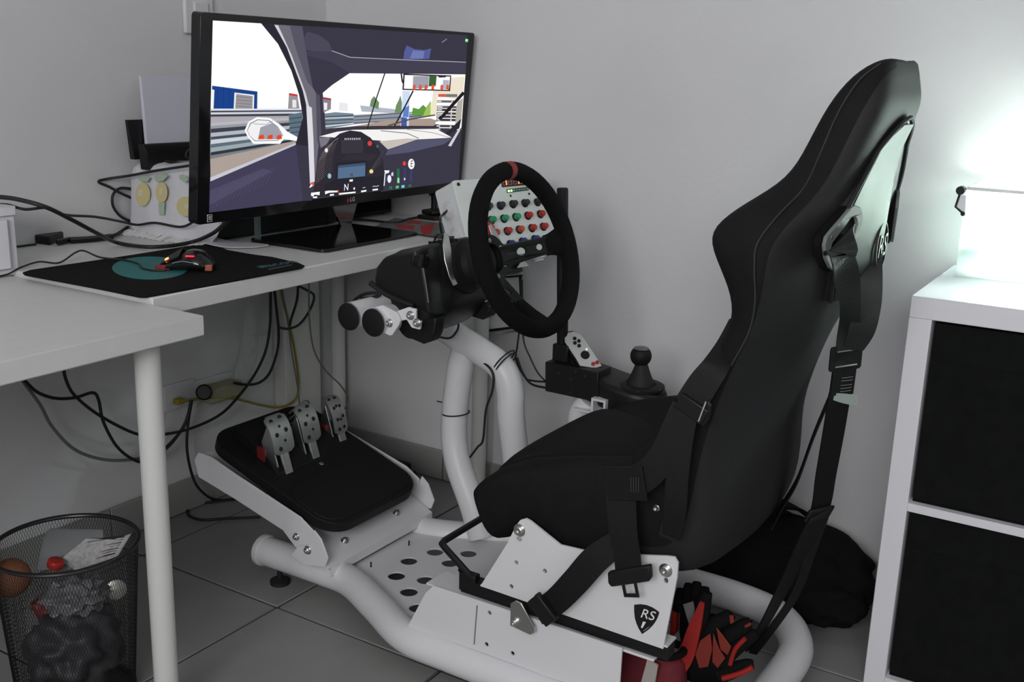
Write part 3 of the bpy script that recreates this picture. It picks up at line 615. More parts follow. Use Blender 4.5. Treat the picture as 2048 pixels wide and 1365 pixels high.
# tilted control panel
po = pX(1165, 715, 1.955); pnrm = V((-.62, -.50, .60)).normalized()
pq = lambda x, y: pplane(x, y, po, pnrm)
pan = [(1129, 674), (1134, 667), (1147, 664), (1158, 668), (1166, 676), (1198, 724), (1203, 733), (1190, 737), (1160, 732), (1152, 718), (1130, 685)]
O('panel_back', B().prism([pq(x - 1 + (x - 1165) * .08, y + (y - 705) * .08) for x, y in pan], pnrm * -.022), BLKP, sh_, bev=.003)
cp = O('control_panel', B().prism([pq(x, y) for x, y in pan], pnrm * .0015), mat('silver_panel', (.55, .56, .55), .4), sh_)
for q in ((1149, 678), (1157.5, 683), (1149.5, 687), (1158, 692.5)): O('panel_button', B().lathe(pq(*q) + pnrm * .0014, pnrm, [(.0042, 0), (.0042, .001), (.0034, .0026), (0, .003)], 16), BLKP, cp)
O('dpad', B().lathe(pq(1170, 711) + pnrm * .0014, pnrm, [(.0098, 0), (.0098, .001), (.008, .003), (0, .0036)], 20), BLKM, cp)
O('panel_led', B().ball(pq(1173, 699.5) + pnrm * .002, .0011, sub=1), emat('white_led', (1, 1, 1), 8), cp)
for q in ((1194, 726), (1186, 729)): O('red_button', B().lathe(pq(*q) + pnrm * .0014, pnrm, [(.0045, 0), (.004, .003), (0, .0034)], 16), RED, cp)
# ================================================================== RACING SEAT
st = thing('bucket_chair', 'black fabric bucket racing seat with glossy back bolted to the frame', 'racing seat', (XC, .70, .30))
STN = [  # Y, Z, angle of surface normal, inner half width, outer half width, bolster height, back thickness, back curvature
 (.990, .368, 62, .17, .232, .0, .085, 0), (.978, .402, 74, .17, .243, .0, .125, 0), (.93, .435, 84, .165, .248, .002, .138, 0), (.875, .452, 90, .165, .250, .014, .132, 0), (.79, .438, 96, .165, .253, .060, .135, 0), (.71, .418, 96, .162, .254, .100, .12, 0), (.645, .400, 82, .158, .252, .130, .092, .1),
 (.600, .412, 52, .155, .250, .145, .112, .3), (.575, .455, 30, .152, .248, .135, .090, .6), (.555, .53, 20, .150, .246, .092, .064, .9), (.528, .61, 17, .150, .246, .075, .050, 1.2), (.498, .70, 15, .152, .248, .062, .046, 1.2), (.476, .755, 14, .155, .252, .058, .048, 1.2),
 (.458, .80, 12, .160, .258, .088, .050, 1.2), (.442, .85, 9, .165, .266, .140, .052, 1.2), (.440, .885, 8, .165, .263, .144, .052, 1.2), (.438, .925, 10, .150, .238, .100, .050, .9), (.436, .965, 12, .125, .190, .052, .050, .6), (.430, 1.015, 14, .105, .158, .042, .050, .4),
 (.417, 1.070, 20, .095, .146, .036, .052, .3), (.400, 1.115, 34, .085, .136, .024, .050, .3), (.382, 1.142, 62, .065, .112, .010, .040, .6), (.368, 1.150, 84, .04, .085, .0, .026, .4)]
def ring(Y_, Z_, a, wi, wo, hb_, tb, k):
    a = math.radians(a); n_ = V((0, math.cos(a), math.sin(a)))
    wd = wo - wi; zb = lambda x: min(-tb + k * x * x, .25 * hb_)
    hp = [(0, 0), (.5 * wi, .002), (.9 * wi, .10 * hb_ + .002), (wi + .22 * wd, .72 * hb_), (wi + .55 * wd, hb_), (wo - .10 * wd, .82 * hb_ - .004), (wo, .36 * hb_ - .1 * tb), (wo * .985, .5 * (.36 * hb_ - .1 * tb) + .5 * zb(wo * .92)), (wo * .90, zb(wo * .88)), (wo * .48, zb(wo * .48))]
    L = [(x, z) for x, z in hp] + [(0, -tb * 1.02)] + [(-x, z) for x, z in hp[:0:-1]]
    return [V((XC + x, Y_, Z_)) + n_ * z for x, z in L]
sho = O('shell', B().loft([ring(*q) for q in STN]), FAB, st, sub=2, ang=180)
sho.data.materials.append(FABS)
for i, f_ in enumerate(sho.data.polygons):
    if i >= (len(STN) - 1) * 20: f_.material_index = 1 if f_.center.z > .5 else 0
    elif 7 <= i % 20 <= 12 and i // 20 > 5: f_.material_index = 1
# removable cushions
def pad(name, stn, mt, lift):
    rg = []
    for (Y_, Z_, a, w_, th) in stn:
        a = math.radians(a); n_ = V((0, math.cos(a), math.sin(a)))
        rg.append([V((XC + x, Y_, Z_)) + n_ * z for x, z in ((0, th), (.5 * w_, th * 1.0), (.85 * w_, th * .8), (w_, th * .25), (.9 * w_, -.008), (0, -.01), (-.9 * w_, -.008), (-w_, th * .25), (-.85 * w_, th * .8), (-.5 * w_, th * 1.0))])
    return O(name, B().loft(rg), mt, st, sub=2, ang=180)
pad('seat_cushion', [(.990, .345, 40, .13, .003), (.980, .388, 62, .185, .012), (.94, .430, 80, .190, .022), (.885, .452, 90, .150, .024), (.80, .442, 97, .145, .022), (.71, .412, 96, .145, .018), (.65, .402, 86, .14, .016), (.62, .402, 75, .12, .003)], FAB, 0)
pad('back_cushion', [(.57, .47, 28, .12, .004), (.556, .53, 20, .14, .02), (.528, .61, 17, .142, .022), (.498, .70, 15, .142, .020), (.466, .78, 13, .145, .022), (.443, .86, 8, .14, .022), (.440, .925, 10, .11, .012), (.438, .945, 10, .08, .002)], FAB, 0)
# stitched seam lines along the bolster and the cushion front
def ringpt(i, f, k):
    A = ring(*STN[i]); return A[k]
def seam(name, L, r=.0013): return O(name, B().tube(L, r, 6, 6), mat('seam_thread', (.03, .03, .032), .7), st)
for k, lo in ((6, 1), (-6, -1)):
    L = []
    for i in range(11, 22):
        A = ring(*STN[i]); p = A[k]; q_ = A[k + (1 if k > 0 else -1)]; c_ = V((XC, STN[i][0], STN[i][1])); L.append(p + V((lo * .0015, 0, 0)) * (1 if k > 0 else 1))
    seam('seam', L)
# glossy shell back showing through the arched opening of the cover
def arch(z):
    prof = [(.79, .105), (.84, .135), (.90, .155), (.95, .150), (.99, .118), (1.02, .092), (1.045, .062), (1.06, .03), (1.065, .004)]
    for (a, b), (c_, d_) in zip(prof, prof[1:]):
        if a <= z <= c_: return b + (d_ - b) * (z - a) / (c_ - a)
    return .15
def backY(x, z):
    pr = [(.76, .424), (.79, .409), (.85, .3895), (.90, .3865), (.97, .3835), (1.02, .376), (1.065, .360), (1.1, .345)]
    for (a, b), (c_, d_) in zip(pr, pr[1:]):
        if a <= z <= c_: y0 = b + (d_ - b) * (z - a) / (c_ - a)
    return y0 + (1.2 - .8 * min(1, max(0, (z - .86) / .11))) * x * x - .003
zs = [.79, .82, .85, .88, .91, .94, .97, 1.0, 1.02, 1.04, 1.055, 1.064]
rows = []
for z in zs:
    w_ = arch(z); rows.append([V((XC + w_ * u, backY(w_ * u, z), z)) for u in [k / 8 - 1 for k in range(17)]])
rows2 = [r + [p + V((0, .012, 0)) for p in r[::-1]] for r in rows]
O('opening_shade', B().loft(rows2), BLKG, st, ang=50)  # black sheet standing in for the shaded hollow inside the arch
rw = []
for z in zs[:-1]:
    w_ = arch(z) * .93; L_ = [V((XC + x, backY(x, z) - .003 - .006 * max(0, 1 - abs(x) / .08), z)) for x in [-w_ + (w_ + .014) * k / 10 for k in range(11)]]
    rw.append(L_ + [p + V((0, .010, 0)) for p in L_[::-1]])
O('back_shell', B().loft(rw), SHELLM, st, ang=50)
trim = [V((XC + s_ * arch(z), backY(arch(z), z) - .001, z)) for s_, zz in ((-1, zs), (1, zs[::-1])) for z in zz]
O('opening_piping', B().tube(trim, .0035, 8, 3), FABS, st)
# belt guides
go = [(1646, 492), (1650, 474), (1660, 461), (1680, 438), (1698, 416), (1708, 411), (1717, 414), (1723, 426), (1723, 446), (1713, 470), (1695, 500), (1680, 530), (1668, 543), (1657, 536), (1649, 518)]
gi = [(1659, 497), (1662, 486), (1682, 460), (1698, 437), (1704, 433), (1710, 437), (1712, 448), (1706, 466), (1692, 490), (1676, 516), (1667, 525), (1661, 515)]
GO_, GN_ = V((1.60, .381, .87)), V((-.24, -1, 0)).normalized()
for mr in (False, True):
    T_ = V((1, -.24, 0)); o0 = GO_.copy()
    M = frameM(o0, T_, (0, 0, 1))
    f = lambda L: [(q_.x, q_.y) for q_ in [M.inverted() @ pplane(x, y, o0, GN_) for x, y in L]]
    ou, inn = f(go), f(gi); MX = Matrix(((-1, 0, 0, 2 * XC), (0, 1, 0, 0), (0, 0, 1, 0), (0, 0, 0, 1))) if mr else Matrix.Identity(4)
    cx_, cy_ = sum(a for a, _ in ou) / len(ou), sum(a for _, a in ou) / len(ou)
    gd = O('belt_guide', flat(ou, [inn], MX @ M, .006), GREYP, st, bev=.0015)
    O('guide_back', flat([((x - cx_) * 1.05 + cx_, (z - cy_) * 1.05 + cy_) for x, z in ou], [], MX @ M @ Matrix.Translation((0, 0, -.0085)), .010), BLKF, gd)
    p_ = MX @ pplane(1659.5, 474, o0, GN_); O('rivet', B().torus(p_ + V((0, -.0035, 0)), (0, 1, 0), .002, .0007, 12, 6), CHROME, gd)
lc = pY(1727, 507, .382)
O('logo_ring', flat(circ(0, 0, .034, 30, .040), [circ(0, 0, .0315, 30, .0375)], Matrix(((1, 0, 0, XC), (0, 0, -1, .377), (0, 1, 0, lc.z), (0, 0, 0, 1))), .004), SHELLM, st)
text('logo_lettering', 'RS', .050, Matrix(((1, 0, 0, XC), (0, 0, -1, .376), (0, 1, 0, lc.z), (0, 0, 0, 1))), PRINTK, st, .003, shear=.2)
c = pX(1314, 1016, 1.447); bolt(st, c, (-1, 0, 0), .004)
# ================================================================== HARNESS
hs_ = thing('harness', 'black webbing harness belts draped over the racing seat', 'harness', (XC, .6, .4))
WB = lambda name, P, wd, w_, t=.0022, k=6, mt=WEB: O(name, B().ribbon(P, wd, w_, t, k), mt, hs_, ang=50)
# shoulder belts out of the guides, joined behind the seat and led down to the rear tube
Xr = 1.70
r1 = [pY(1688, 470, .396), pY(1680, 490, .378), pY(1683, 512, .366), pY(1692, 550, .364), pY(1700, 600, .374), pX(1700, 650, 1.67), pX(1695, 700, 1.70)]
WB('shoulder_belt', r1, [(1, -.24, .55), (1, -.24, .5), (1, -.3, .35), (.8, -.5, .1), (.5, -.8, 0), (.35, -.9, 0), (.8, -.5, .1)], [.044, .046, .044, .038, .030, .034, .046], mt=WEB2)
r2 = [pY(1752, 455, .400), pY(1750, 500, .386), pY(1741, 560, .378), pY(1734, 610, .378), pY(1724, 660, .384), pX(1706, 700, 1.705)]
WB('shoulder_belt', r2, [(-.3, .95, 0), (-.3, .95, 0), (-.35, .93, .05), (-.35, .93, .1), (-.4, .9, .2), (-.6, .8, .1)], [.010, .020, .036, .042, .040, .034], mt=WEB2)
bw = V((.82, -.57, .03))
tb0, tb1 = pX(1695, 690, 1.70), pX(1688, 742, 1.70); tc = (tb0 + tb1) / 2; dn = (tb1 - tb0).normalized(); bn = dn.cross(bw).normalized()
bk = O('adjuster', flat(rrect(-.032, .032, -.021, .021, .005, 3), [rrect(-.023, .023, .006, .012, .001, 2), rrect(-.023, .023, -.012, -.006, .001, 2)], frameM(tc, bw, -dn), .004), BLKP, hs_, bev=.001)
for u in (-.013, .013): O('adjuster_bar', B().cyl(tc + dn * u + bn * .003 - bw * .022, tc + dn * u + bn * .003 + bw * .022, .0015, n=10), STEEL, bk)
WB('join_strap', [pX(1694, 700, 1.70), pX(1688, 745, 1.70), pX(1682, 790, 1.70)], [bw] * 3, .047, .004)
for i, yy in enumerate((756, 762, 771, 777, 783)):
    O('stitching', B().tube([pX(1672 - i, yy + 1, 1.695), pX(1690, yy, 1.695), pX(1706 - i, yy - 2, 1.695)], .0005, 5), mat('pale_thread', (.22, .24, .23), .8), hs_)
o_ = pX(1680, 792, 1.697); O('label_tag', B().ribbon([pX(1662, 793, 1.690), pX(1685, 797, 1.688), pX(1715, 802, 1.685)], [(0, -.3, 1)] * 3, [.010, .016, .018], .0006), mat('pale_tag', (.30, .36, .32), .5), hs_)
tail = [pX(1680, 785, 1.70), pX(1668, 860, 1.70), pX(1652, 950, 1.70), pX(1640, 1020, 1.70), pX(1610, 1090, 1.71), pX(1560, 1190, 1.73), pX(1515, 1275, 1.755), pX(1500, 1300, 1.765)]
WB('anchor_strap', tail, [bw, bw, bw, bw, (.75, -.65, 0), (.7, -.6, .3), (.7, -.5, .4), (.7, -.5, .4)], [.045, .045, .043, .040, .036, .030, .026, .024])
WB('anchor_strap', [pX(1640, 1025, 1.715), pX(1622, 1100, 1.725), pX(1590, 1190, 1.74), pX(1535, 1270, 1.765), pX(1505, 1308, 1.775)], [(.5, -.85, 0)] * 5, [.035, .02, .016, .016, .016])
ac = pX(1638, 1028, 1.695); O('adjuster', B().obox(ac, bw * .026, V((.1, .1, .015)).normalized() * .004, V((0, -.35, .93)).normalized() * .013), BLKP, hs_, bev=.003)
O('adjuster', B().obox(ac + V((0, 0, -.002)), (bw + V((0, 0, .3))) * .022, V((.1, .1, .015)).normalized() * .006, V((0, -.35, .93)).normalized() * .006), BLKP, hs_, bev=.002)
WB('anchor_strap', [pX(1670, 770, 1.74), pX(1628, 870, 1.745), pX(1595, 960, 1.75), pX(1565, 1012, 1.755), pX(1545, 1050, 1.76)], [(.96, .28, 0)] * 5, .038)
# near shoulder belt over the bolster, falling to the lap
f1 = [pX(1478, 640, 1.53), pX(1455, 690, 1.48), pX(1430, 735, 1.437), pX(1405, 770, 1.428), pX(1378, 812, 1.424)]
WB('front_belt', f1, [(.6, .8, .3), (.4, .9, .3), (-.1, .95, .3), (-.1, .95, .3), (-.1, .9, .4)], [.03, .034, .040, .045, .046])
fa = pX(1384, 818, 1.420); O('front_adjuster', B().obox(fa, V((0, .022, .010)), V((.004, 0, 0)), V((0, -.006, .012))), BLKP, hs_, bev=.002)
O('front_adjuster_bar', B().tube([pX(1412, 803, 1.417), pX(1397, 843, 1.417)], .0016, 8, spline=False), CHROME, hs_)
O('front_adjuster_body', B().prism([pX(x, y, 1.421) for x, y in ((1414, 802), (1422, 812), (1418, 840), (1404, 855), (1396, 845))], (.006, 0, 0)), BLKP, hs_, bev=.002)
f2 = [pX(1372, 818, 1.423), pX(1352, 858, 1.418), pX(1330, 905, 1.415), pX(1300, 945, 1.413), pX(1255, 972, 1.412)]
WB('lap_belt', f2, [(0, .8, .5), (0, .85, .5), (0, .9, .5), (0, .6, .8), (0, .3, .95)], [.046, .044, .044, .046, .050])
f3 = [pX(1372, 818, 1.420), pX(1362, 880, 1.416), pX(1355, 950, 1.413), pX(1350, 1020, 1.414), pX(1342, 1075, 1.424)]
WB('front_belt', f3, [(0, .85, .4)] + [(0, 1, .05)] * 4, [.040, .038, .036, .036, .03])
f4 = [pX(1240, 955, 1.418), pX(1242, 1000, 1.412), pX(1246, 1060, 1.408), pX(1254, 1110, 1.407), pX(1257, 1146, 1.407)]
WB('lap_belt', f4, [(0, 1, 0)] * 5, [.052, .052, .050, .047, .046])
O('lap_belt_pad', B().ribbon([pX(1212, 968, 1.412), pX(1290, 968, 1.409)], (0, 0, 1), .055, .004, spline=False), WEB, hs_, bev=.001)
for i in range(4): O('stitching', B().tube([pX(1262 + i * 5, 955, 1.4065), pX(1262 + i * 5, 985, 1.4065)], .0005, 5, spline=False), mat('dim_thread', (.06, .065, .075), .8), hs_)
by2 = [pX(x, y, 1.400) for x, y in ((1214, 1146), (1299, 1132), (1301, 1158), (1296, 1165), (1222, 1176), (1215, 1168))]
bkl = O('tongue_grip', B().prism(by2, (.012, 0, 0)), BLKP, hs_, bev=.003)
O('tongue', flat([(-.0135, -.016), (.0135, -.016), (.0135, .016), (-.0135, .016)], [[(-.0085, -.010), (.0085, -.010), (.0085, .007), (-.0085, .007)]], frameM(pX(1260, 1176, 1.405), (0, -1, .28), (0, .1, 1)), .002), BLKG, bkl)
f5 = [pX(1236, 1085, 1.422), pX(1190, 1120, 1.412), pX(1150, 1165, 1.408), pX(1110, 1205, 1.408), pX(1072, 1228, 1.410)]
WB('lap_strap', f5, [(0, .45, .9)] * 2 + [(0, .5, .85)] * 3, [.040, .046, .046, .044, .042])
oc = pX(1086, 1220, 1.402); fd = (pX(1130, 1185, 1.40) - pX(1060, 1240, 1.40)).normalized(); fw = V((-1, 0, 0)).cross(fd)
O('strap_adjuster', B().obox(oc, fd * .014, fw * .026, V((.006, 0, 0))), BLKP, hs_, bev=.002)
O('strap_adjuster', B().obox(oc + fd * .012 + V((-.002, 0, 0)), fd * .004, fw * .027, V((.006, 0, 0))), BLKP, hs_, bev=.002)
L = [(1021, 1208), (1031, 1203), (1042, 1208), (1069, 1256), (1069, 1266), (1060, 1271), (1020, 1252)]
O('anchor_plate', B().prism([pX(x, y, 1.418) for x, y in L], (.003, 0, 0)), STEEL, hs_, bev=.0006)
bolt(hs_, pX(1030, 1245, 1.418), (-1, 0, 0), .006)
O('buckle_strap', B().ribbon([pX(1342, 1050, 1.43), pX(1334, 1078, 1.426)], (0, 1, 0), .030, .003, spline=False), BLKP, hs_, bev=.001)
# ================================================================== MONITOR
yb, yt = 1.545, 1.510
BLc, TLc = pY(395, 451, yb), pY(402, 24, yt)
mu = (TLc - BLc); mu.x = 0; mh = mu.length; mu.normalize(); mn_ = V((1, 0, 0)).cross(mu)   # faces -Y
x0m = (BLc.x + TLc.x) / 2; x1m = 2.232
mo = thing('monitor', 'wide black monitor showing a racing game on the desk', 'monitor', (1.80, 1.60, DT))
MM = frameM(V((x0m, BLc.y, BLc.z)), (1, 0, 0), mu)       # local z towards viewer (-Y)
mw = x1m - x0m
mp = lambda px, py, off=0: pplane(px, py, V((x0m, BLc.y, BLc.z)), mn_) + mn_ * off
O('panel_frame', flat(rrect(0, mw, 0, mh, .008, 4), (), MM @ Matrix.Translation((0, 0, -.013)), .024), BLKG, mo, bev=.002)
O('panel_back', flat(rrect(.06, mw - .06, .04, mh - .04, .02, 4), (), MM @ Matrix.Translation((0, 0, -.034)), .02), BLKP, mo, bev=.004)
O('neck', B().box(1.676, 1.90, 1.697, 1.702, DT + .008, .98), mat('clear_plate', (.8, .85, .85), .02, trans=1, ior=1.08), mo)
O('neck_arm', B().prism([(1.68, 1.56, .90), (1.68, 1.56, 1.02), (1.68, 1.71, 1.0), (1.68, 1.71, .93)], (.29, 0, 0)), BLKP, mo, bev=.004)
O('neck_edge', B().box(1.668, 1.675, 1.692, 1.705, DT + .006, .98), mat('clear_acrylic', (.30, .36, .36), .08, trans=.6), mo)
a = pX(690, 412, 1.93); O('neck_plate', B().prism([pY(665, 410, 1.688), pY(716, 400, 1.688), pY(702, 452, 1.688), pY(684, 456, 1.688)], (0, .005, 0)), mat('mirror_grey', (.35, .35, .35), .12, 1), mo)
sb_ = flat(rrect(1.652, 1.985, 1.487, 1.712, .02, 5), (), Matrix.Translation((0, 0, DT + .004)), .007); O('stand_base', sb_, BLKG, mo, bev=.002)
# picture on the screen: flat coloured shapes, each a hair in front of the one before
PIC = []
def c2(L): return [(380 + x / 3.413, y / 3.413) for x, y in L]
def c5(L): return [(600 + x / 7.585, 240 + y / 7.585) for x, y in L]
def c7(L): return [(760 + x / 8.533, 130 + y / 8.533) for x, y in L]
def A(col, L): PIC.append((col, L))
def line(col, L, w_, cv=c2):
    L = cv(L)
    for (xa, ya), (xb, yb_) in zip(L, L[1:]):
        dx, dy = xb - xa, yb_ - ya; l = math.hypot(dx, dy) or 1; nx, ny = -dy / l * w_, dx / l * w_
        PIC.append((col, [(xa + nx, ya + ny), (xb + nx, yb_ + ny), (xb - nx, yb_ - ny), (xa - nx, ya - ny)]))
def dot(col, x, y, rx, ry, cv=c5): PIC.append((col, cv([(x + rx * math.cos(t * .5236), y + ry * math.sin(t * .5236)) for t in range(12)])))
A((58, 55, 70), c2([(155, 140), (1893, 240), (1832, 1235), (130, 1452)]))
A((255, 255, 255), c2([(155, 140), (485, 160), (600, 300), (690, 480), (745, 650), (775, 770), (140, 770)]))
A((28, 66, 138), c2([(150, 585), (460, 625), (458, 745), (147, 742)])); A((240, 240, 245), c2([(150, 610), (166, 615), (160, 742), (147, 742)]))
A((235, 235, 238), c2([(303, 632), (438, 648), (435, 745), (298, 742)])); A((150, 146, 150), c2([(315, 642), (428, 656), (425, 745), (308, 742)]))
for yy in (660, 682, 704, 724): line((90, 88, 95), [(312, yy), (426, yy + 9)], .35)
for xx in (190, 230, 270): line((20, 48, 110), [(xx, 592), (xx - 2, 742)], .3)
A((150, 145, 150), c2([(675, 640), (733, 650), (748, 745), (668, 745)])); A((200, 60, 60), c2([(675, 635), (733, 645), (735, 660), (675, 650)])); A((225, 225, 230), c2([(698, 680), (725, 684), (726, 735), (698, 735)]))
for yl, yr, c_ in ((742, 742, (215, 220, 228)), (756, 752, (70, 72, 85)), (768, 762, (205, 208, 215)), (782, 775, (60, 60, 72)), (796, 790, (160, 160, 168)), (806, 792, (170, 168, 174)), (840, 800, (182, 180, 186)), (860, 815, (150, 150, 158)), (880, 830, (60, 64, 75)), (908, 850, (175, 180, 190)), (935, 872, (70, 78, 90)), (955, 890, (200, 205, 212)), (985, 905, (95, 108, 118)), (1010, 920, (150, 165, 170)), (1040, 940, (50, 55, 65)), (1062, 955, (120, 125, 130)), (1082, 962, (60, 60, 66))):
    A(c_, c2([(141, yl), (770, yr), (745, 985), (137, 1100)]))
A((92, 112, 124), c2([(672, 785), (770, 765), (752, 960), (685, 935)]))
for k in range(4): line((58, 70, 82), [(675, 812 + k * 32), (768, 800 + k * 32)], .9)
A((168, 156, 148), c2([(137, 1085), (430, 1025), (715, 962), (722, 988), (140, 1228)])); A((195, 195, 205), c2([(138, 1212), (722, 975), (724, 990), (138, 1240)]))
A((66, 62, 86), c2([(137, 1240), (724, 988), (800, 985), (830, 1365), (131, 1452)])); A((78, 74, 100), c2([(137, 1300), (500, 1150), (560, 1170), (133, 1400)]))
for k in range(14): line((92, 88, 116), [(150 + k * 28, 1418 - k * 12), (215 + k * 28, 1290 - k * 12)], .25)
A((250, 250, 252), c2([(372, 890), (398, 832), (455, 800), (545, 806), (615, 852), (665, 900), (730, 935), (738, 965), (640, 950), (612, 982), (432, 982), (390, 930)]))
A((120, 118, 128), c2([(388, 890), (410, 840), (460, 815), (540, 820), (600, 866), (635, 925), (600, 962), (440, 965), (402, 925)]))
A((236, 236, 238), c2([(392, 890), (415, 845), (462, 820), (536, 825), (596, 870), (630, 925), (598, 958), (443, 960), (405, 925)]))
A((158, 156, 168), c2([(480, 870), (560, 840), (596, 872), (626, 922), (600, 950), (462, 952)])); line((150, 150, 155), [(430, 845), (520, 850), (565, 825)], .6)
for x_ in (490, 550, 612): A((214, 76, 40), c2([(x_ - 18, 925), (x_ + 12, 918), (x_ + 14, 950), (x_ - 24, 952)]))
A((44, 42, 52), c2([(485, 158), (580, 168), (660, 330), (760, 590), (792, 720), (803, 900), (815, 1060), (760, 1060), (720, 985), (770, 800), (742, 640), (692, 480), (602, 300)]))
A((58, 55, 70), c2([(720, 985), (815, 1000), (830, 1260), (830, 1370), (770, 1372)]))
A((110, 106, 118), c2([(572, 168), (765, 180), (800, 400), (838, 600), (862, 640), (880, 960), (850, 1245), (818, 1255), (806, 980), (800, 760), (768, 610), (660, 320)])); A((86, 83, 98), c2([(680, 176), (765, 180), (800, 400), (838, 600), (800, 560), (720, 330)]))
A((205, 205, 210), c2([(575, 170), (600, 172), (690, 370), (790, 640), (815, 740), (800, 745), (768, 615), (660, 325)]))
A((215, 214, 220), c2([(792, 715), (830, 735), (842, 960), (850, 1240), (818, 1255), (806, 980)])); A((80, 78, 92), c2([(858, 640), (885, 650), (895, 900), (880, 1010), (866, 960)]))
A((58, 55, 70), c2([(765, 180), (1893, 240), (1882, 508), (1090, 500), (972, 562), (960, 600), (862, 636), (838, 600), (800, 400)]))
A((74, 71, 88), c2([(800, 215), (880, 240), (950, 290), (968, 348), (900, 360), (790, 340), (775, 260)])); A((66, 63, 80), c2([(790, 350), (970, 350), (1090, 392), (1882, 424), (1880, 500), (1090, 496), (960, 420), (800, 380)]))
line((185, 184, 196), [(966, 346), (1090, 391), (1460, 408), (1882, 425)], .6); line((150, 150, 165), [(1718, 290), (1752, 266)], .7)
A((84, 92, 150), c2([(1478, 310), (1530, 335), (1600, 342), (1645, 330), (1632, 402), (1455, 404), (1462, 350)])); A((110, 120, 175), c2([(1520, 345), (1600, 350), (1590, 402), (1500, 402)]))
A((255, 255, 255), c2([(905, 634), (970, 580), (1088, 500), (1879, 508), (1868, 640), (1850, 890), (1650, 880), (930, 895)]))
A((160, 60, 70), c2([(903, 662), (962, 672), (962, 684), (905, 676)])); A((140, 130, 138), c2([(905, 676), (962, 684), (960, 745), (910, 770)])); A((232, 236, 238), c2([(912, 700), (936, 703), (934, 750), (914, 752)])); A((228, 230, 234), c2([(1018, 700), (1075, 706), (1075, 760), (1015, 755)]))
A((176, 182, 196), c2([(1160, 720), (1420, 748), (1420, 775), (1170, 762)]))
A((120, 134, 146), c2([(918, 775), (990, 766), (1115, 775), (1115, 850), (925, 884)]))
for yy in (792, 818, 842): line((62, 74, 88), [(922, yy + 6), (1115, yy - 4)], .9)
line((215, 222, 228), [(920, 808), (1115, 800)], .8); line((225, 230, 235), [(922, 862), (1115, 842)], .9)
A((140, 146, 158), c2([(1115, 785), (1420, 770), (1600, 778), (1600, 800), (1115, 850)]))
for yy in (790, 812, 832): line((70, 76, 90), [(1118, yy + 8), (1580, yy - 28 + (yy - 790) * .3)], .8)
A((168, 150, 138), c2([(1117, 862), (1350, 820), (1640, 808), (1690, 825), (1660, 878), (1117, 884)])); A((60, 56, 66), c2([(905, 905), (925, 880), (1117, 862), (1400, 858), (1660, 860), (1690, 840), (1700, 880), (1200, 888), (900, 918)]))
for p_ in ([(1225, 725), (1235, 680), (1255, 655), (1290, 700), (1285, 745)], [(1395, 770), (1405, 720), (1425, 680), (1435, 650), (1445, 700), (1450, 770)]): A((110, 140, 100), c2(p_))
A((96, 150, 66), c2([(1512, 785), (1520, 735), (1560, 745), (1590, 715), (1610, 735), (1642, 690), (1640, 795)])); A((160, 190, 90), c2([(1590, 790), (1610, 740), (1640, 700), (1640, 795)]))
A((205, 218, 240), c2([(1450, 620), (1500, 622), (1492, 860), (1436, 860)])); A((92, 130, 200), c2([(1458, 740), (1495, 720), (1490, 800), (1450, 800)])); A((70, 90, 160), c2([(1440, 800), (1480, 805), (1478, 860), (1440, 860)]))
A((232, 224, 204), c2([(1660, 610), (1700, 560), (1790, 530), (1874, 522), (1862, 640), (1800, 680), (1690, 640), (1640, 780)])); A((232, 226, 200), c2([(1645, 700), (1690, 640), (1680, 790), (1640, 790)]))
line((40, 38, 46), [(1328, 502), (1268, 680), (1208, 880)], 1.2); line((40, 38, 46), [(1522, 620), (1470, 720), (1395, 860)], 1.5); line((85, 80, 82), [(1350, 858), (1500, 815), (1672, 785)], 1.4); line((50, 48, 56), [(1440, 500), (1448, 560), (1456, 568)], 1.6)
A((30, 28, 34), c2([(1455, 503), (1782, 515), (1774, 622), (1448, 614)])); A((250, 250, 250), c2([(1464, 512), (1774, 523), (1766, 614), (1458, 606)]))
A((158, 158, 172), c2([(1522, 520), (1630, 518), (1626, 600), (1518, 606)])); A((60, 96, 52), c2([(1632, 518), (1682, 520), (1676, 588), (1628, 590)])); A((176, 178, 196), c2([(1726, 545), (1768, 548), (1764, 612), (1722, 608)]))
for x_ in (1528, 1570, 1608, 1655, 1716, 1756): A((222, 84, 56), c2([(x_ - 10, 610), (x_ - 6, 580), (x_ + 10, 578), (x_ + 10, 614)]))
A((40, 38, 46), c2([(1690, 520), (1740, 512), (1746, 528), (1700, 530)]))
# leader board
A((214, 92, 76), c7([(990, 495), (1122, 495), (1120, 548), (986, 545)])); A((120, 116, 116), c7([(1124, 496), (1316, 498), (1312, 548), (1120, 548)]))
for yy, c_ in ((600, (110, 106, 106)), (695, (100, 96, 98)), (745, (70, 66, 70)), (805, (66, 62, 66)), (860, (62, 58, 64)), (915, (58, 56, 62)), (1020, (66, 64, 70)), (1075, (62, 60, 68)), (1130, (60, 58, 66))):
    A(c_, c7([(976 - (yy - 600) * .06, yy), (1312 - (yy - 600) * .06, yy + 6), (1309 - (yy - 600) * .06, yy + 46), (973 - (yy - 600) * .06, yy + 42)]))
    A((235, 235, 235), c7([(985 - (yy - 600) * .06, yy + 12), (1085 - (yy - 600) * .06 - (yy % 7) * 8, yy + 14), (1084 - (yy - 600) * .06 - (yy % 7) * 8, yy + 32), (984 - (yy - 600) * .06, yy + 30)]))
    dot((240, 240, 240), 1225 - (yy - 600) * .06, yy + 26, 12, 12, c7)
A((250, 250, 250), c7([(945, 968), (1280, 968), (1278, 1005), (942, 1012)]))
line((34, 32, 38), [(1425, 470), (1290, 620), (1215, 700), (1060, 880), (1000, 920)], 3.2, c7)
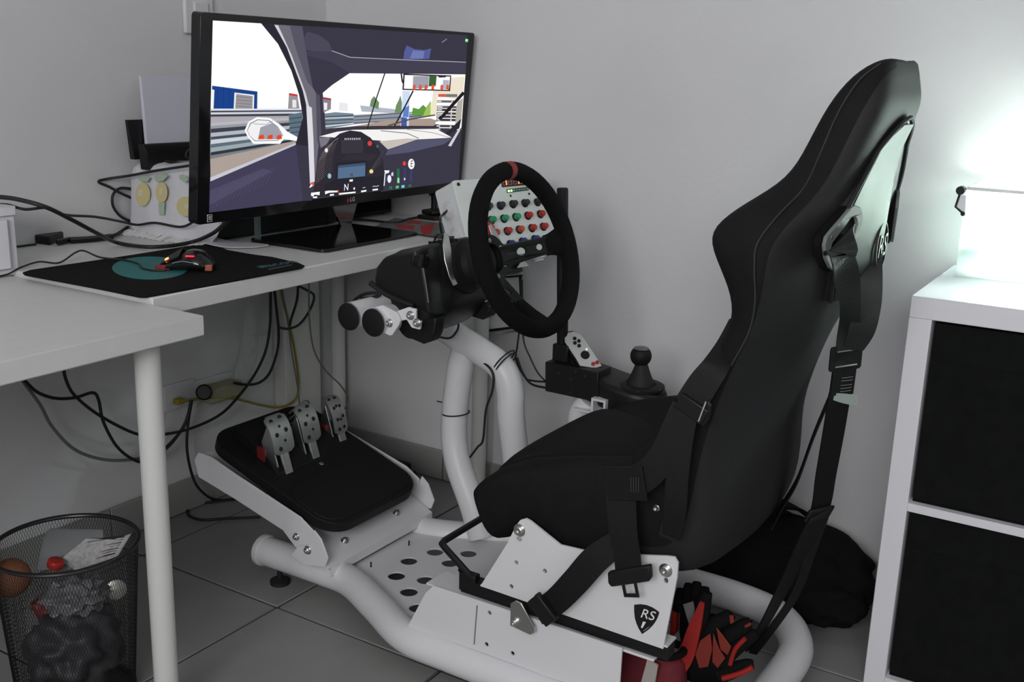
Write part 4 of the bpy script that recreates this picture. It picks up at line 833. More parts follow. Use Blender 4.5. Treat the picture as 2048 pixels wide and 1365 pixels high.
A((178, 172, 160), c7([(1320, 630), (1412, 560), (1385, 900), (1280, 1005), (1300, 700)])); A((44, 42, 50), c7([(1385, 905), (1350, 1080), (1150, 1200), (1100, 1180), (1250, 1040)]))
# bonnet, dashboard, wheel
A((240, 238, 236), c2([(880, 932), (1000, 900), (1110, 886), (1680, 880), (1770, 930), (1790, 945), (1550, 952), (1350, 1022), (1300, 960)])); A((196, 188, 180), c2([(1290, 965), (1480, 945), (1560, 950), (1350, 1022)]))
line((120, 116, 120), [(1300, 892), (1480, 910), (1560, 945)], .8); line((150, 148, 150), [(1480, 884), (1650, 905), (1780, 942)], .6)
A((58, 55, 70), c2([(1345, 1022), (1550, 952), (1795, 940), (1850, 870), (1832, 1240), (1300, 1310)])); A((84, 84, 108), c2([(1350, 1025), (1550, 955), (1790, 945), (1730, 985), (1500, 1040), (1330, 1060)])); A((205, 206, 214), c2([(1760, 995), (1838, 870), (1842, 890), (1780, 1000)]))
A((120, 116, 128), c2([(880, 940), (960, 935), (930, 985), (890, 1010)]))
A((46, 43, 52), c2([(856, 1215), (872, 1120), (905, 1040), (955, 965), (1020, 912), (1090, 890), (1165, 900), (1230, 940), (1285, 1010), (1315, 1090), (1325, 1180), (1310, 1300), (835, 1352), (845, 1280)]))
LB = [(235, 960), (245, 800), (270, 640), (320, 520), (390, 420), (480, 340), (560, 290)]
for k in range(30):
    t = k / 29 * 5.99; i = int(t); u = t - i; x_ = LB[i][0] + (LB[i + 1][0] - LB[i][0]) * u; y_ = LB[i][1] + (LB[i + 1][1] - LB[i][1]) * u; l_ = min(250, (610 - x_))
    line((122, 114, 112), [(x_, y_), (x_ + l_ * .5, y_ - l_ * .4)], .32, c5); line((88, 82, 86), [(x_ + l_ * .5, y_ - l_ * .4), (x_ + l_, y_ - l_ * .8)] if y_ - l_ * .8 > 300 else [(x_ + l_ * .5, y_ - l_ * .4), (x_ + l_ * .55, y_ - l_ * .44)], .28, c5)
for k in range(14): line((74, 70, 78), [(640 + k * 34, 610), (720 + k * 34, 520)], .22, c5)
for k in range(16): line((74, 70, 78), [(1010 + k * 14, 850 - k * 12), (1100 + k * 10, 700 - k * 16)], .22, c5)
A((58, 54, 64), c5([(620, 300), (950, 290), (950, 500), (620, 510)]))
for k in range(9): A((235, 235, 235), c5([(672 + k * 28, 276 - k * .5), (684 + k * 28, 275 - k * .5), (682 + k * 28, 302 - k * .5), (672 + k * 28, 304 - k * .5)]))
A((40, 38, 46), c5([(540, 650), (1000, 615), (1000, 870), (530, 905)])); A((86, 110, 140), c5([(572, 690), (985, 648), (982, 852), (565, 892)])); A((62, 84, 112), c5([(572, 690), (985, 648), (985, 690), (572, 728)]))
dot((214, 66, 62), 1052, 355, 34, 40); dot((84, 104, 104), 1168, 400, 18, 22); dot((235, 235, 228), 393, 460, 24, 34); dot((150, 190, 200), 440, 850, 28, 40); dot((232, 220, 140), 1075, 780, 30, 32); dot((190, 60, 56), 1070, 945, 24, 36); dot((190, 60, 60), 425, 1020, 22, 40); dot((214, 90, 84), 180, 975, 30, 34)
A((240, 240, 240), c5([(135, 1020), (160, 975), (185, 985), (175, 1010), (140, 1030)]))
A((40, 38, 46), c5([(500, 910), (1260, 850), (1260, 1060), (380, 1150), (360, 1000)]))
A((245, 245, 245), c5([(745, 905), (795, 900), (793, 932), (743, 936)]))
A((245, 245, 245), c5([(160, 1105), (292, 1088), (290, 1140), (215, 1132), (190, 1160), (160, 1150)])); A((245, 245, 245), c5([(190, 1162), (255, 1158), (250, 1185), (190, 1185)]))
A((245, 245, 245), c5([(372, 1080), (430, 1072), (560, 1072), (560, 1095), (430, 1105), (375, 1130)])); A((214, 70, 66), c5([(560, 1055), (585, 1075), (575, 1110), (560, 1100)])); A((245, 245, 245), c5([(445, 1128), (508, 1120), (506, 1145), (445, 1152)]))
A((245, 245, 245), c5([(585, 1110), (835, 1085), (835, 1108), (582, 1135)])); dot((245, 245, 245), 815, 1040, 12, 20); A((245, 245, 245), c5([(920, 1072), (1002, 1060), (998, 1085), (920, 1098)])); A((230, 230, 230), c5([(945, 1025), (985, 1018), (984, 1026), (945, 1033)]))
A((245, 245, 245), c5([(1093, 1050), (1175, 1040), (1174, 1064), (1092, 1074)])); line((235, 235, 235), [(1095, 1015), (1120, 1000), (1140, 1010), (1190, 995)], .5, c5)
dot((245, 245, 248), 1682, 668, 50, 80); dot((222, 66, 60), 1575, 660, 26, 34)
A((245, 245, 248), c5([(1270, 765), (1350, 765), (1340, 800), (1290, 815)])); line((235, 235, 238), [(1285, 800), (1268, 1000)], .9, c5); dot((50, 60, 110), 1340, 890, 44, 66); dot((240, 240, 245), 1348, 895, 30, 60); A((210, 210, 225), c5([(1380, 800), (1408, 790), (1408, 850), (1375, 845)]))
A((38, 110, 72), c5([(1462, 740), (1502, 738), (1502, 960), (1465, 962)])); A((150, 220, 170), c5([(1470, 880), (1500, 878), (1500, 955), (1470, 955)]))
A((58, 62, 110), c5([(1565, 735), (1600, 735), (1598, 945), (1562, 948)])); A((60, 64, 110), c5([(1662, 760), (1696, 758), (1692, 935), (1660, 938)])); dot((230, 230, 240), 1580, 895, 12, 18)
for x_, c_ in ((1370, (40, 120, 80)), (1468, (90, 190, 130)), (1555, (90, 215, 225)), (1660, (40, 110, 70))): A(c_, c5([(x_ - 22, 1010 - (x_ - 1370) * .1), (x_ + 24, 1005 - (x_ - 1370) * .1), (x_ + 22, 1045 - (x_ - 1370) * .1), (x_ - 24, 1050 - (x_ - 1370) * .1)]))
A((90, 200, 110), c2([(1876, 264), (1896, 266), (1894, 288), (1874, 286)])); A((240, 250, 240), c2([(1880, 268), (1891, 269), (1890, 280), (1879, 279)]))
me = bpy.data.meshes.new('screen_picture'); vs, fs, cs_ = [], [], []
mo_l = V(mo.location)
for i, (col, L) in enumerate(PIC):
    s0 = len(vs); vs += [tuple(mp(x, y, .0002 + i * .000004) - mo_l) for x, y in L]; fs.append(list(range(s0, s0 + len(L)))); cs_.append(s2l(col))
me.from_pydata(vs, [], fs); at = me.attributes.new('Col', 'FLOAT_COLOR', 'CORNER'); k = 0
for f_, c_ in zip(fs, cs_):
    for _ in f_: at.data[k].color = (*c_, 1); k += 1
SM = bpy.data.materials.new('screen_light'); SM.use_nodes = True; nt = SM.node_tree; nt.nodes.clear()
ao = nt.nodes.new('ShaderNodeAttribute'); ao.attribute_name = 'Col'; em = nt.nodes.new('ShaderNodeEmission'); em.inputs[1].default_value = 1.05; ou_ = nt.nodes.new('ShaderNodeOutputMaterial')
nt.links.new(ao.outputs['Color'], em.inputs[0]); nt.links.new(em.outputs[0], ou_.inputs[0]); me.materials.append(SM)
so = bpy.data.objects.new('screen', me); COL.objects.link(so); so.parent = mo
EW = emat('screen_white', (1, 1, 1), 1, (0, 0, 0)); ER = emat('screen_black', (.02, .015, .03), 1, (0, 0, 0))
def mtext(name, s, px, py, size, mt, off): text(name, s, size, frameM(mp(px, py, off), (1, 0, 0), mu), mt, mo, .0001)
mtext('screen_text', 'N', 691, 375, .021, EW, .0022); mtext('screen_text', 'N', 701.5, 350, .012, ER, .0022); mtext('screen_text', 'E', 822, 328, .022, ER, .0022)
mtext('brand_lettering', 'LG', 705, 399, .0135, mat('dim_white_print', (.6, .6, .6), .5), .0004)
O('brand_mark', flat(circ(0, 0, .0052, 20), [circ(.0012, .001, .0012, 8)], frameM(mp(696, 401, .0004), (1, 0, 0), mu), .0003), mat('dark_red_print', (.25, .02, .04), .5), mo)
st_ = O('energy_sticker', B().prism([mp(x, y, .0003) for x, y in ((414, 430), (424, 429), (424, 443), (414, 444.5))], mn_ * .0002), PRINTW, mo)
O('sticker_print', B().prism([mp(x, y, .0006) for x, y in ((415, 431), (423, 430), (423, 442), (415, 443.5))], mn_ * .0001), PRINTK, st_)
for yy in (433.5, 437.5): O('sticker_print', B().prism([mp(x, y, .0008) for x, y in ((416.5, yy), (421.5, yy - .6), (421.5, yy + 1.4), (416.5, yy + 2))], mn_ * .0001), PRINTW, st_)
# ================================================================== DESK TOP ITEMS
# mouse mat, its edges a little wavy
pad_o = [(45, 545), (50, 549), (120, 562), (200, 577), (278, 593), (292, 593), (440, 566), (604, 535), (609, 531), (598, 526), (545, 514), (500, 508), (455, 500), (430, 490), (405, 488), (390, 490), (230, 515), (100, 534), (60, 540)]
P_ = [pz(x, y, DT + .0032) for x, y in pad_o]
b = B(); N_ = len(P_); cx = sum((p for p in P_), V()) / N_
mm = thing('mouse_mat', 'black mouse mat with a teal disc at the desk edge', 'mouse mat', (cx.x, cx.y, DT))
O('mat', B().prism([p - V((0, 0, .0030)) for p in P_], (0, 0, .003)), BLKF, mm, bev=.0008)
O('teal_disc', flat([(p.x, p.y) for p in [pz(242 + 58 + 76 * math.cos(t), 536.5 + 23 * math.sin(t), DT + .0033) for t in [2 * math.pi * i / 40 for i in range(40)]]], (), Matrix.Translation((0, 0, DT + .0034)), .0003), TEAL, mm)
TM = frameM(pz(553, 528.5, DT + .0034), pz(575, 524.5, DT) - pz(531, 532, DT), (0, 1, 0))
text('mat_lettering', 'nacon', .040, TM, mat('teal_lettering', (.05, .13, .13), .6), mm, .0003)
O('mat_emblem', flat(circ(0, 0, .009, 18), [circ(.001, 0, .005, 14)], Matrix.Translation(pz(525, 533, DT + .0034)), .0003), mat('teal_lettering', (.05, .13, .13), .6), mm)
L = [pz(x, y, DT + .0035) for x, y in ((537, 538.5), (583, 529.5), (583, 531), (537, 540))]; O('mat_lettering', B().prism(L, (0, 0, .0002)), mat('grey_lettering', (.12, .12, .13), .6), mm)
# mouse
mz = DT + .0036; m0, m1 = pz(322, 537, mz), pz(432, 540, mz); md_ = (m1 - m0); md_.z = 0; ml = md_.length; md_.normalize(); mc = m0; ms_ = V((-md_.y, md_.x, 0))
mouse = thing('mouse', 'black gaming mouse with a red light on the mouse mat', 'mouse', m0 + md_ * ml / 2)
rg = []
for u, w_, h_ in ((0.02, .018, .010), (.10, .024, .016), (.25, .028, .024), (.45, .030, .034), (.62, .033, .039), (.78, .034, .035), (.92, .028, .022), (.985, .016, .010)):
    c_ = mc + md_ * (ml * u); rg.append([c_ + ms_ * (w_ * x) + V((0, 0, .001 + h_ * z)) for x, z in ((-1, .0), (-1.02, .35), (-.85, .75), (-.45, .97), (0, 1), (.45, .97), (.85, .75), (1.02, .35), (1, 0))])
O('body', B().loft(rg), BLKG, mouse, sub=1, ang=60)
for s in (-1, 1): O('button', B().loft([[mc + md_ * (ml * u) + ms_ * (s * (w_ * .5) + w_ * .46 * x) + V((0, 0, .0025 + h_ * (1 - .16 * x * s) + z)) for x, z in ((-1, 0), (1, -.000), (1, -.003), (-1, -.003))] for u, w_, h_ in ((0.03, .018, .010), (.10, .024, .016), (.25, .028, .024), (.42, .030, .033))]), BLKP, mouse)
O('wheel_light', B().cyl(mc + md_ * (ml * .18) + V((0, 0, .019)) - ms_ * .012, mc + md_ * (ml * .18) + V((0, 0, .019)) - ms_ * .020, .0045, n=16), emat('red_glow', (1, .10, .03), 14), mouse)
O('side_light', B().obox(mc + md_ * (ml * .62) - ms_ * .030 + V((0, 0, .030)), md_ * .008, ms_ * .002, V((0, 0, .0012))), emat('red_line', (1, .02, .05), 1.2), mouse)
O('red_flank', B().obox(mc + md_ * (ml * .10) - ms_ * .0215 + V((0, 0, .006)), md_ * .014, ms_ * .003, V((0, 0, .005))), mat('mouse_red', (.20, .015, .015), .4), mouse, bev=.002)
O('orange_flank', B().obox(mc + md_ * (ml * .93) - ms_ * .024 + V((0, 0, .008)), md_ * .007, ms_ * .004, V((0, 0, .006))), mat('copper_tint', (.35, .10, .05), .4), mouse, bev=.002)
O('side_trim', B().tube([mc + md_ * (ml * u) - ms_ * (w_ * 1.0) + V((0, 0, z)) for u, w_, z in ((.3, .03, .016), (.5, .032, .020), (.7, .035, .018))], .0008, 6), BRUSH, mouse)
# white drawer box at the left
wbx = thing('drawer_box', 'white wooden drawer box on the wide desk', 'drawer box', (.95, 1.9, DT - .01))
cr = pz(39, 549, DT - .0095); zt_ = pX(34, 432, cr.x).z
O('carcass', B().box(cr.x - .36, cr.x - .0, cr.y, YA - .02, DT - .0095, zt_ - .0), SHELF, wbx, bev=.002)
O('top_board', B().box(cr.x - .37, cr.x + .002, cr.y - .004, YA - .018, zt_, zt_ + .018), SHELF, wbx, bev=.002)
O('drawer_front', B().box(cr.x - .34, cr.x - .020, cr.y - .010, cr.y - .0005, DT + .005, zt_ - .004), SHELF, wbx, bev=.002)
# printer with rear paper tray, towel over it
pr = thing('printer', 'black printer standing behind the monitor with a rear paper tray', 'printer', (1.80, 1.85, DT))
px0 = 1.585
O('body', B().box(px0, 2.0, 1.755, 1.995, DT + .002, .885), BLKP, pr, bev=.008)
ty0 = pY(285, 300, 1.93); O('tray', B().prism([(ty0.x + .012, 1.93, .878), (ty0.x + .008, 1.925, .92), (ty0.x, 1.93, .935), (ty0.x, 1.945, .935), (ty0.x + .012, 1.955, .878)], (.30, 0, 0)), BLKP, pr, bev=.002)
O('paper_support', B().prism([(ty0.x + .002, 1.960, .90), (ty0.x + .002, 1.978, .985), (ty0.x + .002, 1.985, .985), (ty0.x + .002, 1.975, .90)], (.28, 0, 0)), BLKP, pr)
pp = [pY(296, 300, 1.945), pY(282, 152, 1.995)]
O('paper_stack', B().hexa([(pp[0].x, 1.943, .90), (pp[0].x + .21, 1.943, .90), (pp[0].x + .21, 1.953, .90), (pp[0].x, 1.953, .90), (pp[1].x, 1.995, pp[1].z), (pp[1].x + .21, 1.995, pp[1].z), (pp[1].x + .21, 2.003, pp[1].z), (pp[1].x, 2.003, pp[1].z)]), PAPER, None, label='white sheets of paper standing in the printer tray', cat='paper')
# towel with printed lemons hanging over the side of the printer
tw = thing('towel', 'white tea towel with printed lemons draped over the printer', 'towel', (1.60, 1.87, DT))
TY = [2.004, 1.975, 1.945, 1.92, 1.895, 1.87, 1.845, 1.82, 1.795, 1.77, 1.74, 1.70]
rows = []
prof = [(2.0 - .30, .893), (px0 + .05, .8945), (px0 + .012, .892), (px0 - .003, .884), (px0 - .007, .86), (px0 - .010, .82), (px0 - .012, .78), (px0 - .014, .76), (px0 - .016, .748), (px0 - .019, .7405)]
for i, y in enumerate(TY):
    k = .004 * math.sin(i * 1.7) + .003 * math.sin(i * .9 + 1)
    rows.append([V((x + (k - .004) * min(1, max(0, (.885 - z) / .06)), y, z + .001 * math.sin(i * 2.1 + j))) for j, (x, z) in enumerate(prof)])
b = B(); b.loft([r + [p + V((.0015 if True else 0, 0, -.0015)) for p in r[::-1]] for r in rows])
TOW = mat('towel_cotton', (.62, .62, .66), .95, bump=.4, bscale=500, noise_amt=.03)
O('cloth', b, TOW, tw, sub=1, ang=80)
def onface(x, y): return pX(x, y, px0 - .0215)
def tpr(col, L, nm, k):
    M_ = mat(nm, col, .95); pts = [onface(x, y) + V((-.0002 * k, 0, 0)) for x, y in L]; O('printed_fruit' if 'lemon' in nm else 'printed_leaf', B().prism(pts, (-.0003, 0, 0)), M_, tw)
z4 = lambda L: [(240 + x / 6.5, 290 + y / 6.5) for x, y in L]
el = lambda cx_, cy_, rx, ry, n=18: [(cx_ + rx * math.cos(2 * math.pi * i / n), cy_ + ry * math.sin(2 * math.pi * i / n)) for i in range(n)]
YL, GR, PW = (.58, .51, .26), (.38, .48, .36), (.60, .57, .42)
for cx_, cy_, rx, ry in ((300, 645, 95, 150), (540, 620, 78, 135), (850, 800, 115, 130), (955, 400, 45, 60)): tpr(YL, z4(el(cx_, cy_, rx, ry)), 'lemon_yellow', 1)
for cx_, cy_, rx, ry in ((265, 620, 32, 50), (535, 600, 22, 45), (870, 800, 30, 36)): tpr(PW, z4(el(cx_, cy_, rx, ry)), 'lemon_flesh', 2)
for L in ([(225, 430), (300, 390), (395, 420), (360, 480), (270, 475)], [(440, 420), (480, 370), (560, 360), (625, 400), (560, 470), (470, 480)], [(765, 400), (820, 380), (900, 450), (840, 490), (780, 450)], [(500, 750), (585, 750), (575, 910), (510, 910)]): tpr(GR, z4(L), 'leaf_green', 1)
fr = B(); random.seed(2)
for i in range(62):
    y = 1.995 - i * .0042; x = px0 - .0235 + random.uniform(-.002, .002); q = random.uniform(-.003, .003)
    fr.tube([(x + .002, y, .7415), (x - .010, y + q * .5, .7375), (x - .026 + random.uniform(-.006, .004), y + q * 1.3, .7350)], .0011, 5, 3)
O('fringe', fr, mat('fringe_cotton', (.78, .78, .78), .95), tw, kind='stuff')
# trailing corner of the towel on the desk
O('cloth_corner', B().ribbon([(px0 - .02, 1.735, .745), (px0 + .0, 1.70, .7375), (px0 + .03, 1.66, .7362), (px0 + .055, 1.635, .7360)], [(1, .5, 0)] * 4, [.07, .07, .06, .012], .0015), TOW, tw)
# black speaker box and flat things at the right end of the desk
sbx = thing('speaker', 'black speaker box behind the monitor in the corner', 'speaker', (2.10, 1.85, DT))
O('cabinet', B().box(2.02, 2.235, 1.77, 1.99, DT + .004, .835), BLKP, sbx, bev=.004)
O('grille', B().box(2.03, 2.225, 1.764, 1.7695, DT + .014, .825), BOXF, sbx, bev=.002)
for x in (2.04, 2.215): O('foot', B().cyl((x, 1.79, DT + .0003), (x, 1.79, DT + .004), .008, n=12), RUBB, sbx)
mg = thing('magazine', 'grey magazine with red print lying on the desk', 'magazine', (2.12, 1.56, DT))
Lm = [pz(x, y, DT + .004) for x, y in ((748, 454), (900, 478), (960, 455), (790, 436))]
O('pages', B().prism([p - V((0, 0, .0036)) for p in Lm], (0, 0, .0034)), mat('dark_edge', (.03, .03, .03), .6), mg)
O('cover', B().prism(Lm, (0, 0, .0003)), mat('grey_cover', (.16, .17, .16), .4, noise_amt=.3, nscale=30), mg)
for L in ([(790, 448), (830, 452), (828, 460), (800, 458)], [(840, 452), (870, 446), (862, 468), (845, 470)], [(812, 440), (845, 443), (840, 449), (815, 447)]): O('red_print', B().prism([pz(x, y, DT + .0046) for x, y in L], (0, 0, .0002)), mat('red_print', (.40, .03, .03), .5), mg)
hs2 = thing('webcam', 'small black webcam on a folded clip base behind the button box', 'webcam', pz(862, 440, DT))
cb = pz(868, 438, DT); O('base', B().box(cb.x - .035, cb.x + .03, cb.y - .03, cb.y + .03, DT + .0005, DT + .012), BLKP, hs2, bev=.004)
O('clip', B().box(cb.x - .03, cb.x + .025, cb.y - .02, cb.y + .02, DT + .014, DT + .026), BLKP, hs2, bev=.004)
O('stem', B().cyl((cb.x, cb.y, DT + .010), (cb.x, cb.y, DT + .06), .008), BLKP, hs2)
O('camera_head', B().lathe((cb.x - .02, cb.y, DT + .075), (1, -.3, .1), [(.010, 0), (.016, .004), (.016, .05), (.012, .054)], 20), BLKP, hs2)
# adapter with cable tail on the wide desk
ad = thing('cable_adapter', 'small black box adapter lying behind the mouse mat', 'adapter', pz(100, 487, DT))
A_ = [pz(x, y, DT + .0005) for x, y in ((70, 487), (100, 491), (130, 478), (100, 474))]
O('case', B().prism(A_, (0, 0, .018)), BLKP, ad, bev=.003)
O('tail', B().ribbon([pz(140, 481, DT + .007), pz(185, 478, DT + .007), pz(225, 473, DT + .008)], [(.3, .9, .2)] * 3, [.018, .014, .012], .008), BLKP, ad)
O('plug', B().obox(pz(128, 482, DT + .007), (pz(150, 478, DT) - pz(115, 485, DT)).normalized() * .022, V((.3, .9, 0)).normalized() * .008, (0, 0, .005)), BLKP, ad, bev=.002)
# ------------------------------------------------------------------ cables
def cable(name, label, P, r, mt, k=8): return O(name, B().tube(P, r, 8, k), mt, None, label=label, cat='cable', ang=80)
D2 = DT - .010
zz = lambda L, z: [pz(x, y, z) for x, y in L]
yy_ = lambda L, Y_: [pY(x, y, Y_) for x, y in L]
cable('cable', 'thick black cable looping over the wide desk towards the monitor', [pX(-20, 393, 1.13), pX(30, 398, 1.15), pX(90, 414, 1.18), pX(140, 438, 1.24), pX(200, 470, 1.33)] + zz([(235, 486), (290, 494), (340, 492), (385, 484)], DT + .008) + [pY(420, 470, 1.685), pY(440, 456, 1.66), pY(458, 438, 1.64)], .0042, CABB)
cable('cable', 'thin black cable running beside the thick one to the towel', [pX(-20, 410, 1.15), pX(15, 410, 1.16), pX(50, 419, 1.18), pX(95, 416, 1.22), pX(130, 430, 1.27), pX(190, 434, 1.38), pX(245, 444, 1.50)] + [pX(x, y, px0 - .04) for x, y in ((275, 450), (310, 446), (362, 454), (392, 440), (415, 420))], .0028, CABB)
cable('cable', 'black cable looping over the lemon towel to the printer', [pY(x, y, 2.005) for x, y in ((262, 396), (240, 386), (218, 374), (197, 364), (215, 358))] + [pX(x, y, X_) for x, y, X_ in ((262, 351, px0 - .03), (310, 342, px0 - .032), (395, 329, px0 - .028), (420, 325, px0 - .02))], .0030, CABB)
cable('cable', 'black cable bent in a loop against the printer side', [pY(x, y, 2.004) for x, y in ((262, 378), (240, 377), (226, 390), (226, 412), (240, 432), (262, 444))], .0032, CABB)
cable('cable', 'short black cable from the small adapter to the towel', [pz(150, 481, DT + .006), pz(185, 476, DT + .006), pz(225, 472, DT + .006), pz(245, 462, DT + .006), pz(258, 452, DT + .010)], .0040, CABB)
cable('cable', 'black lead from the small adapter towards the white drawer box', [pz(72, 489, DT + .003), pz(55, 491, DT + .003), pz(40, 493, DT + .003), pz(25, 494, DT + .004)], .0022, CABB)
mcab = [pz(-20, 556, D2 + .004), pz(15, 549, D2 + .006), pz(40, 536, DT + .004), pz(78, 524, DT + .006), pz(118, 526, DT + .006), pz(150, 506, DT + .012), pz(168, 502, DT + .014), pz(200, 515, DT + .008), pz(245, 520, DT + .0055), pz(275, 527, DT + .0055), pz(284, 536, DT + .0055), pz(305, 541, DT + .0055), pz(330, 541, DT + .006)]
cable('cable', 'thin mouse cable crossing the black mat to the drawer box', mcab, .0018, CABB)
cable('cable', 'black cable bundle coiled on top of the printer', [pY(x, y, 1.90) for x, y in ((395, 296), (378, 300), (372, 312), (385, 320), (400, 322), (380, 326), (345, 325), (330, 322))], .003, CABB)
cable('cable', 'black wires crossing the desk behind the monitor stand', [pz(x, y, DT + .005) for x, y in ((690, 438), (740, 441), (790, 446), (820, 438), (860, 432), (900, 430))], .0032, CABB)
bcx = L3(lx - .004, ty - .055, -.036); bcy = L3(lx - .004, ty - .115, -.036)
cable('cable', 'black cable from the upper grommet of the button box', [bcx, bcx - ex * .015 + V((0, 0, -.01)), pY(880, 440, 1.30), pY(884, 470, 1.31), pY(890, 487, 1.31)], .0028, CABB)
cable('cable', 'black cable from the lower grommet of the button box', [bcy, bcy - ex * .012, pY(876, 470, 1.30), pY(868, 486, 1.32)], .0028, CABB)
# under the desk
YU = 1.93
cable('cable', 'black cable hanging straight under the desk edge beside the yellow one', yy_([(541, 560), (541, 600), (540, 650), (532, 700), (512, 745), (480, 790), (440, 830), (380, 858), (320, 870), (272, 868), (200, 832), (150, 792), (132, 760), (127, 735)], YU), .0036, CABB)
cable('cable', 'black cable hanging under the desk edge to the socket adapter', yy_([(546, 560), (552, 610), (557, 660), (555, 700), (540, 745), (520, 765), (495, 770), (468, 766)], YU + .02), .0036, CABB)
cable('cable', 'yellow network cable hanging under the desk to the wall socket', yy_([(557, 555), (566, 600), (580, 655), (592, 720), (597, 770), (590, 800), (560, 815), (520, 810), (470, 798), (420, 796), (385, 800), (365, 803)], YU + .03), .0034, CABY)
cable('cable', 'grey thin cable running down beside the white pipe casing', yy_([(560, 560), (575, 640), (583, 700), (596, 780), (600, 830)], YU), .0022, CABG)
cable('cable', 'black looped cable hanging from the middle of the desk', yy_([(596, 570), (594, 600), (582, 640), (580, 652)], YU - .02), .0034, CABB)
cable('cable', 'dark green looped cable under the desk edge', yy_([(596, 572), (612, 580), (628, 592), (620, 620), (600, 648), (578, 658), (560, 656)], YU - .01), .0034, mat('dark_green_cable', (.02, .03, .025), .5))
cable('cable', 'thin grey cable from the desk edge to the pedals', yy_([(618, 565), (619, 640), (628, 700), (650, 740), (680, 770), (695, 795), (692, 815), (680, 822)], 1.80), .0022, CABG)
cable('cable', 'black cable looping under the wide desk to the floor', yy_([(50, 762), (75, 785), (110, 797), (150, 796), (185, 786), (197, 800), (207, 845), (235, 895), (272, 922)] + [(300, 922), (335, 893), (370, 850), (382, 800)], YU), .0036, CABB)
cable('cable', 'grey cable sagging in a wide arc under the wide desk', yy_([(45, 762), (80, 810), (105, 855), (150, 900), (210, 920), (275, 918), (330, 900), (368, 850), (385, 795)], YU + .02), .0036, CABG)
cable('cable', 'black cable dropping from the socket to a loop on the floor', yy_([(384, 800), (376, 850), (374, 900), (384, 950), (400, 980)], 1.93) + zz([(430, 1000), (475, 998), (430, 1004), (385, 1010), (375, 1028), (400, 1040), (450, 1038), (520, 1035)], .005), .0034, CABB)
# wall socket plates with adapter
wsk = thing('wall_socket', 'white socket plate with beige plug adapter under the desk', 'socket', pY(400, 805, YA))
s0, s1 = pY(325, 825, YA), pY(385, 755, YA); O('plate', B().box(s0.x, s1.x, YA - .01, YA, s0.z, s1.z), WPLA, wsk, bev=.003)
s2_, s3 = pY(385, 812, YA), pY(462, 740, YA); O('plate', B().box(s2_.x + .001, s3.x, YA - .01, YA, s2_.z, s3.z), WPLA, wsk, bev=.003)
e0, e1 = pY(405, 808, YA - .03), pY(470, 757, YA - .03); O('adapter', B().box(e0.x, e1.x, YA - .062, YA - .011, e0.z, e1.z), mat('beige_plastic', (.36, .34, .22), .5), wsk, bev=.008)
O('plug', B().cyl(pY(408, 785, YA - .075), pY(408, 785, YA - .045), .02), BLKP, wsk, bev=.004)
e2 = pY(356, 803, YA - .02); O('network_plug', B().box(e2.x - .008, e2.x + .012, YA - .03, YA - .0105, e2.z - .007, e2.z + .007), mat('yellow_plug', (.35, .28, .03), .5), wsk, bev=.002)
# power brick and its cable by the skirting
pb_ = thing('power_brick', 'black power brick on the floor by the skirting', 'power brick', pz(785, 940, 0))
q0, q1 = pz(748, 922, .03), pz(802, 948, .0); O('case', B().box(2.175, 2.235, 1.70, 1.84, .001, .038), BLKP, pb_, bev=.005)
O('socket', B().box(2.19, 2.22, 1.692, 1.70, .008, .03), BLKP, pb_)
cable('cable', 'black cable looping on the floor from the power brick', zz([(815, 945), (824, 955), (818, 970), (800, 972), (795, 962), (815, 948), (850, 941), (890, 941), (930, 944)], .006), .0028, CABB)
cable('cable', 'black cable hanging along the white uprights', [PU(955, 718, 1.87), PU(978, 735, 1.85), PU(987, 755, 1.85), PU(984, 785, 1.85), PU(972, 820, 1.85), PU(966, 880, 1.85), PU(955, 895, 1.85), PU(940, 915, 1.85)], .0026, CABB)
cable('cable', 'short black cable and tie hanging under the wheel base', [pY(910, 636, 1.27), pY(917, 650, 1.27), pY(912, 665, 1.27), pY(897, 677, 1.28), pY(866, 671, 1.30)], .0024, CABB)
cable('cable', 'thin black cable hanging from the white panel to the handbrake block', [pX(1041, 560, 1.99), pX(1043, 620, 1.99), pX(1035, 690, 1.99), pX(1032, 720, 1.99), pX(1050, 755, 1.985), pX(1065, 762, 1.98), pX(1090, 764, 1.968)], .0022, CABB)
cable('cable', 'second thin black cable hanging beside the panel to the black block', [pX(1044, 560, 1.98), pX(1045, 620, 1.98), pX(1047, 680, 1.98), pX(1060, 715, 1.975), pX(1075, 745, 1.97), pX(1090, 762, 1.962)], .0020, CABB)
cable('cable', 'lower black cable curving to the bottom of the black block', [pX(1034, 715, 1.975), pX(1045, 745, 1.975), pX(1062, 768, 1.97), pX(1090, 776, 1.960)], .0026, CABB)
cable('cable', 'coiled black cable behind the deck tubes', [pX(x, y, 1.62) for x, y in ((705, 606), (715, 596), (730, 588), (750, 586), (760, 590), (745, 596), (722, 598))], .0035, CABB)
O('zip_tie_tail', B().tube([pX(874, 803, 1.88), pX(897, 808, 1.868)], .0014, 6, spline=False), RUBB, None, label='black tie tail sticking out beside the upright tube', cat='cable tie')
